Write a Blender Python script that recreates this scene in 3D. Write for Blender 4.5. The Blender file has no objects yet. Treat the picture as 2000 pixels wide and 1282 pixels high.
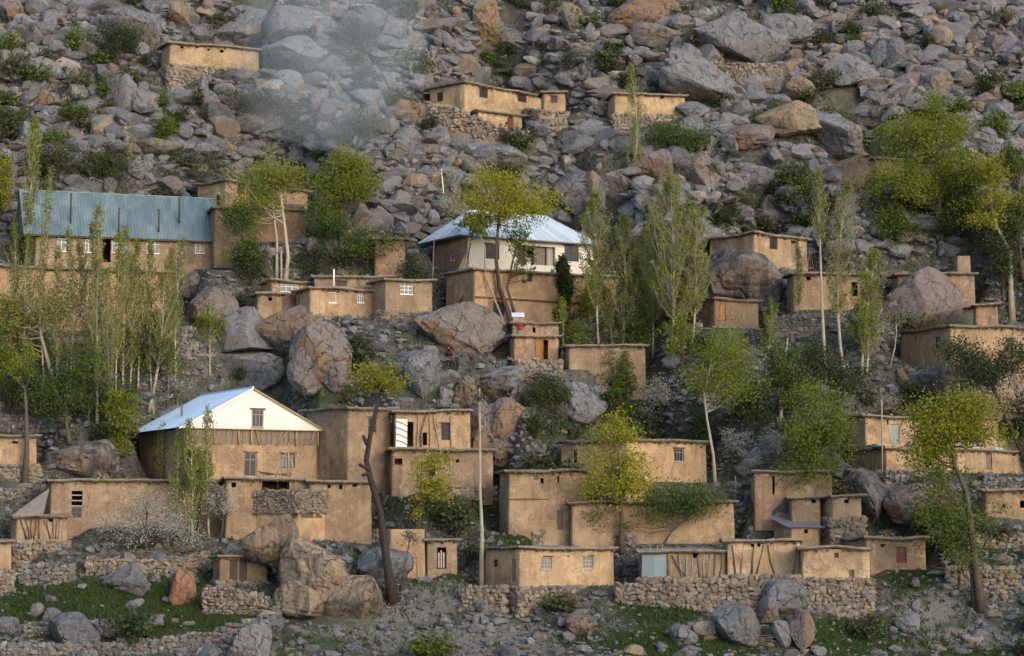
import bpy, math, random
import numpy as np
from mathutils import Vector, Matrix

# ------------------------------------------------------------------ camera, sky, sun, exposure
SC = bpy.context.scene
COL = SC.collection
F, CU, CV = 4705.0, 1000.0, 641.0            # focal length and centre, in photo pixels (2000 x 1282)
PITCH = math.radians(5.0)
cam_d = bpy.data.cameras.new('camera')
cam_d.sensor_width = 36.0
cam_d.lens = 36.0 * F / 2000.0
cam_d.clip_start = 1.0
cam_d.clip_end = 6000.0
cam = bpy.data.objects.new('camera', cam_d)
COL.objects.link(cam)
cam.location = (0, 0, 0)
cam.rotation_euler = (math.radians(90) + PITCH, 0, 0)
SC.camera = cam

SUN_AZ, SUN_EL = math.radians(142), math.radians(24)      # azimuth from +Y towards +X
sun_dir = Vector((math.sin(SUN_AZ) * math.cos(SUN_EL), math.cos(SUN_AZ) * math.cos(SUN_EL), math.sin(SUN_EL)))
world = bpy.data.worlds.new('World')
SC.world = world
world.use_nodes = True
wn = world.node_tree
sky = wn.nodes.new('ShaderNodeTexSky')
sky.sky_type = 'NISHITA'
sky.sun_disc = False
sky.sun_elevation = SUN_EL
sky.sun_rotation = SUN_AZ
sky.air_density = 1.0
sky.dust_density = 1.5
wn.links.new(sky.outputs[0], wn.nodes['Background'].inputs[0])
wn.nodes['Background'].inputs[1].default_value = 0.15
sun_d = bpy.data.lights.new('sun', 'SUN')
sun_d.energy = 0.8
sun_d.angle = math.radians(45)
sun_d.color = (1.0, 0.885, 0.73)
sun = bpy.data.objects.new('sun', sun_d)
COL.objects.link(sun)
sun.rotation_euler = (-sun_dir).to_track_quat('-Z', 'Y').to_euler()
SC.view_settings.view_transform = 'Standard'
SC.view_settings.look = 'None'
SC.view_settings.exposure = 1.0
SC.view_settings.gamma = 1.0
SC.render.engine = 'CYCLES'
SC.cycles.use_denoising = True
SC.cycles.denoiser = 'OPENIMAGEDENOISE'
SC.cycles.max_bounces = 6
SC.cycles.diffuse_bounces = 3
SC.cycles.transparent_max_bounces = 6
SC.cycles.volume_step_rate = 2.0
SC.cycles.volume_bounces = 2

# ------------------------------------------------------------------ pixel <-> place
CP, SP = math.cos(PITCH), math.sin(PITCH)
def ray(u, v):
    a = (u - CU) / F
    b = (CV - v) / F
    return np.array([a, CP - b * SP, SP + b * CP])
def proj(p):
    x, y, z = p[0], p[1], p[2]
    w = y * CP + z * SP
    return CU + F * x / w, CV - F * (-y * SP + z * CP) / w
def at_y(u, v, Y):
    d = ray(u, v)
    return d * (Y / d[1])
def z_for_v(x, y, v):
    b = (CV - v) / F
    # v fixed: (-y SP + z CP) = b (y CP + z SP)
    return (b * y * CP + y * SP) / (CP - b * SP)

# ------------------------------------------------------------------ noise
def _h(i, j, s):
    n = (i.astype(np.int64) * 374761393 + j.astype(np.int64) * 668265263 + s * 974634777) & 0x7fffffff
    n = ((n ^ (n >> 13)) * 1274126177) & 0x7fffffff
    n = n ^ (n >> 16)
    return (n & 0xffff) / 32767.5 - 1.0
def vn(x, y, s=0):
    x = np.asarray(x, float); y = np.asarray(y, float)
    i = np.floor(x); j = np.floor(y)
    fx = x - i; fy = y - j
    fx = fx * fx * (3 - 2 * fx); fy = fy * fy * (3 - 2 * fy)
    a = _h(i, j, s); b = _h(i + 1, j, s); c = _h(i, j + 1, s); d = _h(i + 1, j + 1, s)
    return (a * (1 - fx) + b * fx) * (1 - fy) + (c * (1 - fx) + d * fx) * fy

# ------------------------------------------------------------------ natural slope
_prof = [(1282, 236), (1180, 244), (1050, 253), (940, 261), (800, 270), (700, 278), (600, 286), (500, 294),
         (390, 303), (250, 315), (120, 326), (0, 336)]
PY = [-600, -60, 0, 60, 130, 200, 222, 230]
PZ = [40, 2, -1.75, -6, -11, -16.5, -15.8, -13.6]
for _v, _y in _prof:
    PY.append(_y); PZ.append(z_for_v(0, _y, _v))
PY += [380, 440, 520, 900]
PZ += [PZ[-1] + 36, PZ[-1] + 78, PZ[-1] + 120, PZ[-1] + 170]
PY = np.array(PY, float); PZ = np.array(PZ, float)
def zb(x, y):
    x = np.asarray(x, float); y = np.asarray(y, float)
    k = np.clip((y - 225) / 15, 0.1, 1)
    return (np.interp(y, PY, PZ) + k * (0.9 * vn(x / 14, y / 14, 1) + 0.45 * vn(x / 5.5, y / 5.5, 2)))
_YS = np.arange(212, 420, 0.2)
def hit(u, v, zf):
    d = ray(u, v)
    t = _YS / d[1]
    diff = d[2] * t - zf(d[0] * t, _YS)
    k = np.nonzero(diff <= 0)[0]
    k = k[0] if len(k) else len(_YS) - 1
    return np.array([d[0] * t[k], _YS[k], float(zf(d[0] * t[k], _YS[k]))])

# ------------------------------------------------------------------ objects
def fast_mesh(name, V, Fc, smooth=False, attrs=None):
    """V (n,3); Fc (m,3) or (m,4) int"""
    V = np.ascontiguousarray(V, np.float32); Fc = np.ascontiguousarray(Fc, np.int32)
    me = bpy.data.meshes.new(name)
    k = Fc.shape[1]
    me.vertices.add(len(V)); me.vertices.foreach_set('co', V.ravel())
    me.loops.add(Fc.size); me.loops.foreach_set('vertex_index', Fc.ravel())
    me.polygons.add(len(Fc))
    me.polygons.foreach_set('loop_start', np.arange(0, Fc.size, k, dtype=np.int32))
    me.polygons.foreach_set('loop_total', np.full(len(Fc), k, np.int32))
    me.polygons.foreach_set('use_smooth', np.full(len(Fc), smooth, bool))
    if attrs:
        for an, av in attrs.items():
            at = me.attributes.new(an, 'FLOAT', 'POINT')
            at.data.foreach_set('value', np.ascontiguousarray(av, np.float32))
    me.update(calc_edges=True)
    return me
class MB:
    """collects faces, builds one mesh"""
    def __init__(s): s.v = []; s.f = []
    def quad(s, a, b, c, d):
        n = len(s.v); s.v += [tuple(a), tuple(b), tuple(c), tuple(d)]; s.f.append((n, n + 1, n + 2, n + 3))
    def tri(s, a, b, c):
        n = len(s.v); s.v += [tuple(a), tuple(b), tuple(c)]; s.f.append((n, n + 1, n + 2))
    def box(s, x0, x1, y0, y1, z0, z1):
        n = len(s.v)
        s.v += [(x0, y0, z0), (x1, y0, z0), (x1, y1, z0), (x0, y1, z0), (x0, y0, z1), (x1, y0, z1), (x1, y1, z1), (x0, y1, z1)]
        for q in ((0, 3, 2, 1), (4, 5, 6, 7), (0, 1, 5, 4), (1, 2, 6, 5), (2, 3, 7, 6), (3, 0, 4, 7)):
            s.f.append(tuple(n + i for i in q))
    def tube(s, path, k=6, cap=True):
        """path: list of (x,y,z,r)"""
        n0 = len(s.v)
        P = [Vector(p[:3]) for p in path]
        for i, p in enumerate(path):
            t = (P[min(i + 1, len(P) - 1)] - P[max(i - 1, 0)])
            if t.length < 1e-6: t = Vector((0, 0, 1))
            t.normalize()
            a = t.orthogonal() if abs(t.z) < 0.95 else Vector((1, 0, 0)) - t * t.x
            if abs(t.z) < 0.95: a = Vector((0, 0, 1)).cross(t)
            a.normalize(); b = t.cross(a)
            for j in range(k):
                an = 2 * math.pi * j / k
                q = P[i] + (a * math.cos(an) + b * math.sin(an)) * p[3]
                s.v.append((q.x, q.y, q.z))
        for i in range(len(path) - 1):
            for j in range(k):
                a0 = n0 + i * k + j; a1 = n0 + i * k + (j + 1) % k
                s.f.append((a0, a1, a1 + k, a0 + k))
        if cap:
            s.f.append(tuple(n0 + j for j in reversed(range(k))))
            s.f.append(tuple(n0 + (len(path) - 1) * k + j for j in range(k)))
    def mesh(s, name, smooth=False):
        me = bpy.data.meshes.new(name)
        me.from_pydata(s.v, [], s.f)
        if smooth: me.polygons.foreach_set('use_smooth', [True] * len(me.polygons))
        me.update()
        return me
def link(name, me, mat=None, parent=None, loc=None, rot=None, scl=None):
    o = bpy.data.objects.new(name, me)
    COL.objects.link(o)
    if mat is not None and me is not None and len(me.materials) == 0: me.materials.append(mat)
    if parent is not None: o.parent = parent
    if loc is not None: o.location = loc
    if rot is not None: o.rotation_euler = rot
    if scl is not None: o.scale = scl
    return o
def tag(o, label, cat, group=None, kind=None):
    if label: o['label'] = label
    if cat: o['category'] = cat
    if group: o['group'] = group
    if kind: o['kind'] = kind
    return o
def structure(o): o['kind'] = 'structure'; return o

# ------------------------------------------------------------------ materials
def new_mat(name):
    m = bpy.data.materials.new(name); m.use_nodes = True
    n = m.node_tree
    b = n.nodes['Principled BSDF']
    b.inputs['Specular IOR Level'].default_value = 0.25
    return m, n, b
def N(n, t, **kw):
    x = n.nodes.new(t)
    for k, v in kw.items():
        if k == 'inp':
            for i, w in v.items(): x.inputs[i].default_value = w
        else: setattr(x, k, v)
    return x
def L(n, a, b): n.links.new(a, b)
def noise(n, scale, detail=4, rough=0.6, coord=None, dist=0.0):
    x = N(n, 'ShaderNodeTexNoise', inp={'Scale': scale, 'Detail': detail, 'Roughness': rough, 'Distortion': dist})
    if coord is not None: L(n, coord, x.inputs['Vector'])
    return x.outputs['Fac']
def ramp(n, fac, stops):
    r = N(n, 'ShaderNodeValToRGB')
    e = r.color_ramp.elements
    while len(e) < len(stops): e.new(0.5)
    for i, (p, c) in enumerate(stops):
        e[i].position = p
        e[i].color = (c, c, c, 1) if isinstance(c, (int, float)) else (*c, 1)
    L(n, fac, r.inputs[0])
    return r.outputs[0]
def mix(n, fac, a, b, mode='MIX'):
    m = N(n, 'ShaderNodeMix', data_type='RGBA', blend_type=mode)
    if isinstance(fac, (int, float)): m.inputs[0].default_value = fac
    else: L(n, fac, m.inputs[0])
    for i, c in ((6, a), (7, b)):
        if isinstance(c, tuple): m.inputs[i].default_value = (*c, 1)
        else: L(n, c, m.inputs[i])
    return m.outputs[2]
def math_(n, op, a, b=0.0):
    m = N(n, 'ShaderNodeMath', operation=op)
    for i, c in ((0, a), (1, b)):
        if isinstance(c, (int, float)): m.inputs[i].default_value = c
        else: L(n, c, m.inputs[i])
    return m.outputs[0]
def bump(n, b, h, dist, strength=1.0):
    x = N(n, 'ShaderNodeBump', inp={'Strength': strength, 'Distance': dist})
    L(n, h, x.inputs['Height']); L(n, x.outputs[0], b.inputs['Normal'])
def coords(n, kind='Object'): return N(n, 'ShaderNodeTexCoord').outputs[kind]
def world_pos(n): return N(n, 'ShaderNodeNewGeometry').outputs['Position']
def stretched(n, c, sx, sy, sz):
    m = N(n, 'ShaderNodeMapping'); m.inputs['Scale'].default_value = (sx, sy, sz)
    L(n, c, m.inputs[0]); return m.outputs[0]

def rock_mat(name, stuff, warm=0.5, streak=0.0, pal=None, cracks=True):
    m, n, b = new_mat(name)
    if stuff:
        t = N(n, 'ShaderNodeAttribute', attribute_name='tint').outputs['Fac']
    else:
        t = N(n, 'ShaderNodeObjectInfo').outputs['Random']
    fresh = N(n, 'ShaderNodeAttribute', attribute_name='fresh').outputs['Fac']
    wp = world_pos(n)
    base = ramp(n, t, pal or [(0.0, (0.125, 0.128, 0.137)), (0.3, (0.175, 0.176, 0.184)), (0.6, (0.225, 0.224, 0.228)),
                       (0.76, (0.185, 0.16, 0.142)), (0.87, (0.14, 0.13, 0.125)), (0.96, (0.27, 0.20, 0.135)), (1.0, (0.34, 0.33, 0.31))])
    big = noise(n, 0.6, 6, 0.7, wp, 0.8)
    fine = noise(n, 7.0, 6, 0.75, wp)
    med = noise(n, 2.0, 6, 0.72, wp, 0.4)
    c = mix(n, 0.85, base, ramp(n, fine, [(0.25, 0.5), (0.75, 1.5)]), 'MULTIPLY')
    c = mix(n, 0.7, c, ramp(n, med, [(0.3, 0.6), (0.7, 1.4)]), 'MULTIPLY')
    och = math_(n, 'MULTIPLY', ramp(n, big, [(0.5, 0.0), (0.66, 1.0)]), 0.4 * warm)
    och = math_(n, 'MAXIMUM', och, math_(n, 'MULTIPLY', math_(n, 'MULTIPLY', fresh, ramp(n, big, [(0.3, 0.25), (0.6, 1.0)])), min(1.0, warm)))
    c = mix(n, och, c, mix(n, med, (0.155, 0.095, 0.065), (0.36, 0.225, 0.125)))
    lich = ramp(n, noise(n, 1.3, 5, 0.7, stretched(n, wp, 1, 1, 1.6), 0.5), [(0.56, 0.0), (0.68, 1.0)])
    c = mix(n, math_(n, 'MULTIPLY', lich, 0.45), c, (0.29, 0.30, 0.305))
    crev = ramp(n, noise(n, 1.1, 6, 0.78, stretched(n, wp, 1, 1, 0.4), 0.8), [(0.36, 1.0), (0.45, 0.0)])
    c = mix(n, math_(n, 'MULTIPLY', crev, 0.7), c, (0.05, 0.048, 0.047))
    hgt = mix(n, 0.5, med, fine)
    if cracks:
        wv = N(n, 'ShaderNodeVectorMath', operation='ADD'); L(n, wp, wv.inputs[0])
        nz = N(n, 'ShaderNodeTexNoise', inp={'Scale': 0.9, 'Detail': 4.0}); L(n, wp, nz.inputs['Vector']); 
        sc = N(n, 'ShaderNodeVectorMath', operation='SCALE', inp={'Scale': 1.6}); L(n, nz.outputs['Color'], sc.inputs[0]); L(n, sc.outputs[0], wv.inputs[1])
        vo = N(n, 'ShaderNodeTexVoronoi', feature='DISTANCE_TO_EDGE', inp={'Scale': 0.55}); L(n, stretched(n, wv.outputs[0], 1, 1, 0.6), vo.inputs['Vector'])
        ck = ramp(n, vo.outputs['Distance'], [(0.0, 1.0), (0.035, 0.0)])
        ck = math_(n, 'MULTIPLY', ck, ramp(n, big, [(0.42, 0.0), (0.55, 1.0)]))
        c = mix(n, math_(n, 'MULTIPLY', ck, 0.75), c, (0.035, 0.033, 0.032))
        hgt = mix(n, ck, hgt, (0.0, 0.0, 0.0))
    if streak:
        st = ramp(n, noise(n, 1.0, 5, 0.65, stretched(n, wp, 0.8, 0.8, 0.07), 0.4), [(0.46, 0.0), (0.58, 1.0)])
        c = mix(n, math_(n, 'MULTIPLY', st, streak), c, (0.05, 0.052, 0.055))
    L(n, c, b.inputs['Base Color'])
    b.inputs['Roughness'].default_value = 0.92
    b.inputs['Specular IOR Level'].default_value = 0.15
    bump(n, b, hgt, 0.4, 1.0)
    return m

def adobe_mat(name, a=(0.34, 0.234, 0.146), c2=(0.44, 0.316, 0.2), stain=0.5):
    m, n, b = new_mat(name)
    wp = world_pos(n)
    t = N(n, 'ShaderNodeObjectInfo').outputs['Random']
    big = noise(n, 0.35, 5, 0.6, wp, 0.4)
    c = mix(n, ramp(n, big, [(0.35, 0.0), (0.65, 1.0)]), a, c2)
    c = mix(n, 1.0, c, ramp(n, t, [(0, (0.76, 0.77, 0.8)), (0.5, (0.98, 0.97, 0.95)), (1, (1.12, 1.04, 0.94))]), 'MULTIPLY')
    pv = N(n, 'ShaderNodeTexVoronoi', inp={'Scale': 0.42}); pn = N(n, 'ShaderNodeTexNoise', inp={'Scale': 1.2, 'Detail': 5.0}); L(n, wp, pn.inputs['Vector'])
    pa = N(n, 'ShaderNodeVectorMath', operation='ADD'); ps = N(n, 'ShaderNodeVectorMath', operation='SCALE', inp={'Scale': 1.5}); L(n, pn.outputs['Color'], ps.inputs[0]); L(n, wp, pa.inputs[0]); L(n, ps.outputs[0], pa.inputs[1]); L(n, pa.outputs[0], pv.inputs['Vector'])
    pc = N(n, 'ShaderNodeSeparateColor'); L(n, pv.outputs['Color'], pc.inputs[0])
    c = mix(n, 1.0, c, ramp(n, pc.outputs[0], [(0.0, (0.84, 0.83, 0.83)), (0.45, (1.0, 1.0, 1.01)), (1.0, (1.14, 1.13, 1.11))]), 'MULTIPLY')
    fine = noise(n, 7, 6, 0.75, wp)
    c = mix(n, 0.7, c, ramp(n, fine, [(0.25, 0.72), (0.75, 1.25)]), 'MULTIPLY')
    st = ramp(n, noise(n, 1.0, 5, 0.65, stretched(n, wp, 1.5, 1.5, 0.16), 0.5), [(0.5, 0.0), (0.68, 1.0)])
    c = mix(n, math_(n, 'MULTIPLY', st, stain), c, (0.17, 0.115, 0.075))
    pale = ramp(n, noise(n, 0.9, 4, 0.6, wp, 0.2), [(0.57, 0.0), (0.64, 1.0)])
    c = mix(n, math_(n, 'MULTIPLY', pale, 0.42), c, (0.5, 0.39, 0.275))
    dirty = ramp(n, noise(n, 0.55, 6, 0.7, wp, 0.9), [(0.52, 0.0), (0.62, 1.0)])
    c = mix(n, math_(n, 'MULTIPLY', dirty, 0.5), c, (0.19, 0.135, 0.095))
    vo = N(n, 'ShaderNodeTexVoronoi', inp={'Scale': 2.6}); L(n, wp, vo.inputs['Vector'])
    peb = math_(n, 'MULTIPLY', ramp(n, vo.outputs['Distance'], [(0.2, 1.0), (0.34, 0.0)]), ramp(n, noise(n, 0.4, 4, 0.6, wp, 0.6), [(0.53, 0.0), (0.6, 1.0)]))
    c = mix(n, math_(n, 'MULTIPLY', peb, 0.45), c, mix(n, fine, (0.30, 0.24, 0.18), (0.46, 0.38, 0.29)))
    crack = ramp(n, noise(n, 1.7, 6, 0.8, stretched(n, wp, 1, 1, 0.5), 1.2), [(0.3, 1.0), (0.35, 0.0)])
    c = mix(n, math_(n, 'MULTIPLY', crack, 0.6), c, (0.10, 0.07, 0.05))
    L(n, c, b.inputs['Base Color'])
    b.inputs['Roughness'].default_value = 0.95
    b.inputs['Specular IOR Level'].default_value = 0.1
    bump(n, b, mix(n, math_(n, 'MULTIPLY', peb, 0.6), mix(n, 0.5, noise(n, 1.6, 6, 0.75, wp, 0.5), fine), (1.0, 1.0, 1.0)), 0.3, 0.9)
    return m
def plain_mat(name, c1, c2=None, scale=3.0, rough=0.8, bumpd=0.0, metal=0.0, sz=1.0, spec=0.25):
    m, n, b = new_mat(name)
    wp = coords(n)
    c2 = c2 or tuple(x * 0.7 for x in c1)
    f = noise(n, scale, 5, 0.65, stretched(n, wp, 1, 1, sz))
    c = mix(n, ramp(n, f, [(0.3, 0.0), (0.7, 1.0)]), c1, c2)
    t = N(n, 'ShaderNodeObjectInfo').outputs['Random']
    c = mix(n, 1.0, c, ramp(n, t, [(0, 0.82), (1, 1.15)]), 'MULTIPLY')
    L(n, c, b.inputs['Base Color'])
    b.inputs['Roughness'].default_value = rough
    b.inputs['Metallic'].default_value = metal
    b.inputs['Specular IOR Level'].default_value = spec
    if bumpd: bump(n, b, f, bumpd)
    return m
def leaf_mat(name, c1, c2, trans=0.42):
    m, n, b = new_mat(name)
    t = N(n, 'ShaderNodeAttribute', attribute_name='tint').outputs['Fac']
    o = N(n, 'ShaderNodeObjectInfo').outputs['Random']
    c = mix(n, t, c1, c2)
    c = mix(n, 1.0, c, ramp(n, o, [(0, (0.8, 0.86, 0.9)), (1, (1.15, 1.1, 0.95))]), 'MULTIPLY')
    L(n, c, b.inputs['Base Color'])
    b.inputs['Roughness'].default_value = 0.6
    b.inputs['Specular IOR Level'].default_value = 0.15
    tr = N(n, 'ShaderNodeBsdfTranslucent'); L(n, c, tr.inputs[0])
    mx = N(n, 'ShaderNodeMixShader'); mx.inputs[0].default_value = trans
    L(n, b.outputs[0], mx.inputs[1]); L(n, tr.outputs[0], mx.inputs[2])
    L(n, mx.outputs[0], n.nodes['Material Output'].inputs[0])
    return m
M = {}
M['rock'] = rock_mat('rock', False, 0.6)
M['rock_streak'] = rock_mat('rock_streaked', False, 0.7, 0.75, pal=[(0, (0.19, 0.165, 0.15)), (1, (0.225, 0.2, 0.185))])
M['rock_warm'] = rock_mat('rock_warm', False, 1.0, 0.15, pal=[(0, (0.185, 0.155, 0.142)), (0.5, (0.205, 0.17, 0.155)), (1, (0.215, 0.19, 0.175))])
M['rock_ochre'] = rock_mat('rock_ochre', False, 1.5, 0.2, pal=[(0, (0.24, 0.19, 0.14)), (1, (0.29, 0.22, 0.15))])
M['rock_tan'] = rock_mat('rock_tan', False, 0.9, 0.6, pal=[(0, (0.29, 0.225, 0.155)), (1, (0.31, 0.24, 0.17))])
M['rock_rust'] = rock_mat('rock_rust', False, 1.6, 0.0, pal=[(0, (0.30, 0.15, 0.09)), (1, (0.33, 0.17, 0.10))])
M['rock_grey'] = rock_mat('rock_grey', False, 0.3, 0.15, pal=[(0, (0.16, 0.163, 0.172)), (1, (0.225, 0.226, 0.23))])
M['scree'] = rock_mat('scree', True, 0.5, cracks=False)
M['stone'] = rock_mat('wall_stone', False, 0.3, pal=[(0, (0.17, 0.145, 0.12)), (0.35, (0.26, 0.205, 0.15)), (0.6, (0.33, 0.26, 0.185)),
                                                  (0.8, (0.23, 0.21, 0.19)), (1, (0.40, 0.31, 0.21))], cracks=False)
M['stone_grey'] = rock_mat('wall_stone_grey', False, 0.2, pal=[(0, (0.13, 0.125, 0.122)), (0.5, (0.2, 0.19, 0.175)), (0.8, (0.26, 0.215, 0.17)), (1, (0.31, 0.29, 0.275))], cracks=False)
M['mortar'] = plain_mat('mortar', (0.155, 0.115, 0.08), (0.10, 0.075, 0.055), 2.5, 0.95, 0.03)
M['adobe'] = adobe_mat('adobe')
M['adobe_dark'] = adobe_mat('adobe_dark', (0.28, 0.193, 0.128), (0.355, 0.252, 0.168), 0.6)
M['adobe_bright'] = adobe_mat('adobe_bright', (0.43, 0.297, 0.172), (0.52, 0.375, 0.228), 0.4)
M['adobe_pink'] = adobe_mat('adobe_pink', (0.335, 0.228, 0.15), (0.425, 0.30, 0.197), 0.45)
M['plaster'] = plain_mat('white_plaster', (0.78, 0.74, 0.64), (0.70, 0.64, 0.52), 0.7, 0.9, 0.01)
M['roof_mud'] = plain_mat('roof_mud', (0.25, 0.215, 0.17), (0.165, 0.145, 0.125), 1.6, 0.95, 0.04)
M['brush'] = plain_mat('brushwood', (0.15, 0.105, 0.068), (0.075, 0.053, 0.037), 5, 0.95, 0.05)
M['beam'] = plain_mat('old_beam', (0.17, 0.12, 0.075), (0.10, 0.07, 0.045), 4, 0.9, 0.02)
M['twig_wall'] = plain_mat('twig_wall', (0.27, 0.205, 0.135), (0.17, 0.125, 0.085), 6, 0.95, 0.04, 0, 0.2)
M['timber'] = plain_mat('pale_timber', (0.50, 0.33, 0.13), (0.38, 0.24, 0.10), 3, 0.8)
M['pole'] = plain_mat('grey_pole', (0.36, 0.31, 0.245), (0.24, 0.2, 0.16), 3, 0.9)
M['wood_brown'] = plain_mat('brown_wood', (0.10, 0.06, 0.04), (0.06, 0.038, 0.028), 4, 0.7)
M['wood_grey'] = plain_mat('grey_wood', (0.20, 0.165, 0.13), (0.13, 0.105, 0.085), 4, 0.85, 0, 0, 0.2)
M['wood_orange'] = plain_mat('orange_wood', (0.42, 0.20, 0.055), (0.28, 0.12, 0.04), 4, 0.75, 0, 0, 0.2)
M['white_paint'] = plain_mat('white_paint', (0.78, 0.77, 0.73), (0.68, 0.66, 0.60), 3, 0.6)
M['dull_paint'] = plain_mat('dull_paint', (0.40, 0.37, 0.33), (0.30, 0.27, 0.24), 3, 0.7)
M['red_paint'] = plain_mat('red_brown_paint', (0.17, 0.055, 0.045), (0.11, 0.04, 0.035), 3, 0.65)
M['blue_metal'] = plain_mat('blue_metal', (0.17, 0.235, 0.27), (0.23, 0.27, 0.28), 1.2, 0.5)
M['green_metal'] = plain_mat('green_metal', (0.20, 0.28, 0.27), (0.26, 0.30, 0.28), 1.2, 0.5)
def glass_mat(name, c, rough=0.25):
    m, n, b = new_mat(name)
    f = noise(n, 1.7, 3, 0.5, world_pos(n))
    L(n, mix(n, f, c, tuple(x * 0.6 for x in c)), b.inputs['Base Color'])
    b.inputs['Roughness'].default_value = rough
    b.inputs['Specular IOR Level'].default_value = 0.25
    return m
M['glass'] = glass_mat('window_glass', (0.035, 0.037, 0.042))
M['curtain'] = glass_mat('curtained_glass', (0.21, 0.205, 0.195), 0.4)
M['glass_warm'] = glass_mat('board_glass', (0.34, 0.25, 0.15), 0.5)
def metal_roof(name, c1, c2, rust=0.1, rough=0.35, metal=0.35):
    m, n, b = new_mat(name)
    wp = world_pos(n)
    f = noise(n, 0.7, 5, 0.6, stretched(n, wp, 1, 0.3, 0.3), 0.3)
    c = mix(n, ramp(n, f, [(0.3, 0.0), (0.7, 1.0)]), c1, c2)
    o = N(n, 'ShaderNodeObjectInfo').outputs['Random']
    c = mix(n, 1.0, c, ramp(n, o, [(0, 0.86), (1, 1.14)]), 'MULTIPLY')
    r = ramp(n, noise(n, 2.6, 5, 0.7, wp), [(0.62, 0.0), (0.75, 1.0)])
    c = mix(n, math_(n, 'MULTIPLY', r, rust), c, (0.16, 0.10, 0.07))
    L(n, c, b.inputs['Base Color'])
    L(n, ramp(n, f, [(0.2, rough - 0.08), (0.8, rough + 0.15)]), b.inputs['Roughness'])
    b.inputs['Metallic'].default_value = metal
    b.inputs['Specular IOR Level'].default_value = 0.5
    return m
M['teal_roof'] = metal_roof('teal_sheet', (0.11, 0.17, 0.18), (0.22, 0.28, 0.285), 0.35)
M['white_roof'] = metal_roof('pale_sheet', (0.50, 0.60, 0.68), (0.60, 0.68, 0.74), 0.1, 0.4, 0.2)
M['blue_roof'] = metal_roof('sky_blue_sheet', (0.45, 0.62, 0.82), (0.52, 0.68, 0.86), 0.03, 0.42, 0.15)
M['slate_roof'] = metal_roof('slate_grey_sheet', (0.17, 0.18, 0.21), (0.22, 0.23, 0.26), 0.1, 0.5, 0.2)
M['siding'] = plain_mat('cream_siding', (0.76, 0.75, 0.70), (0.70, 0.69, 0.63), 0.6, 0.55)
M['bark'] = plain_mat('bark', (0.11, 0.085, 0.065), (0.06, 0.048, 0.04), 3, 0.95, 0.03, 0, 0.3)
M['bark_black'] = plain_mat('black_bark', (0.055, 0.043, 0.035), (0.028, 0.023, 0.02), 5, 0.95, 0.08)
M['bark_pale'] = plain_mat('pale_bark', (0.42, 0.38, 0.29), (0.27, 0.235, 0.17), 2, 0.9, 0.01, 0, 0.5)
M['leaf_yellow'] = leaf_mat('leaf_yellow_green', (0.195, 0.212, 0.024), (0.35, 0.335, 0.038))
M['leaf_spring'] = leaf_mat('leaf_spring_green', (0.14, 0.18, 0.026), (0.255, 0.28, 0.042))
M['leaf_green'] = leaf_mat('leaf_green', (0.07, 0.108, 0.026), (0.14, 0.185, 0.04))
M['leaf_dark'] = leaf_mat('leaf_dark', (0.05, 0.068, 0.03), (0.095, 0.112, 0.05))
M['leaf_olive'] = leaf_mat('leaf_olive', (0.075, 0.085, 0.045), (0.13, 0.135, 0.075))
M['leaf_pale'] = leaf_mat('leaf_pale_poplar', (0.175, 0.2, 0.058), (0.295, 0.305, 0.10))
M['leaf_bright'] = leaf_mat('leaf_bright_green', (0.06, 0.27, 0.05), (0.12, 0.36, 0.09))
M['blossom'] = leaf_mat('blossom', (0.12, 0.135, 0.11), (0.44, 0.43, 0.42), 0.2)
M['twig'] = leaf_mat('bare_twigs', (0.10, 0.088, 0.075), (0.17, 0.15, 0.125), 0.0)
M['grass'] = leaf_mat('grass_blades', (0.022, 0.042, 0.010), (0.05, 0.078, 0.018), 0.2)
# ------------------------------------------------------------------ houses: where they stand (photo pixels of the wall corners)
# key: (name, label, uL, uC, uR, v_top, v_base, depth_m, options)
# options: vd = v whose ground distance the house stands at, fd = v of the foot of its stone base, F / S = openings on front / left side,
#          m = wall material, roof = kind of roof
HS = {}
def H(key, name, label, uL, uC, uR, vt, vb, D=5.0, **o): HS[key] = dict(key=key, name=name, label=label, uL=uL, uC=uC, uR=uR, vt=vt, vb=vb, D=D, o=o)
H('top', 'mud_house', 'long windowless mud house on a rubble base, highest on the boulder slope', 312, 330, 507, 85, 129, 5, fd=172, m='adobe_bright',
  F=[('h', 352, 90, 358, 95), ('h', 383, 90, 387, 94), ('h', 430, 97, 437, 103), ('h', 405, 95, 410, 99)])
H('um', 'mud_house', 'ochre mud house with dark brown framed windows above a lower annex', 837, 908, 1060, 163, 207, 7, vd=232, m='adobe_bright',
  F=[('wb', 936, 171, 953, 193), ('wb', 1012, 179, 1029, 201), ('h', 994, 174, 998, 178)], S=[('wb', 852, 182, 865, 197)])
H('um2', 'mud_annex', 'short lower mud extension with one small window at the end of the ochre house', 1056, 1061, 1105, 181, 218, 4, vd=246, fd=262, m='adobe_bright',
  F=[('wr', 1076, 188, 1089, 201)])
H('uma', 'mud_annex', 'small mud annex with a dark red door below the ochre house', 900, 934, 1022, 219, 257, 4.5, m='adobe_bright',
  F=[('dr', 991, 228, 1003, 254), ('h', 973, 219, 979, 224)], vd=258)
H('ur', 'mud_house', 'windowless ochre mud house on a stone base behind a green bush', 1186, 1200, 1340, 184, 224, 5, fd=252, m='adobe_bright',
  F=[('h', 1236, 186, 1247, 191), ('h', 1290, 188, 1297, 193)])
H('fr', 'mud_house', 'pinkish mud house with a red cloth at its eave, half behind the tall yellow-green tree', 1620, 1712, 1770, 312, 350, 9, m='adobe_pink', S=[('wb', 1673, 321, 1684, 338)])
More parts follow.
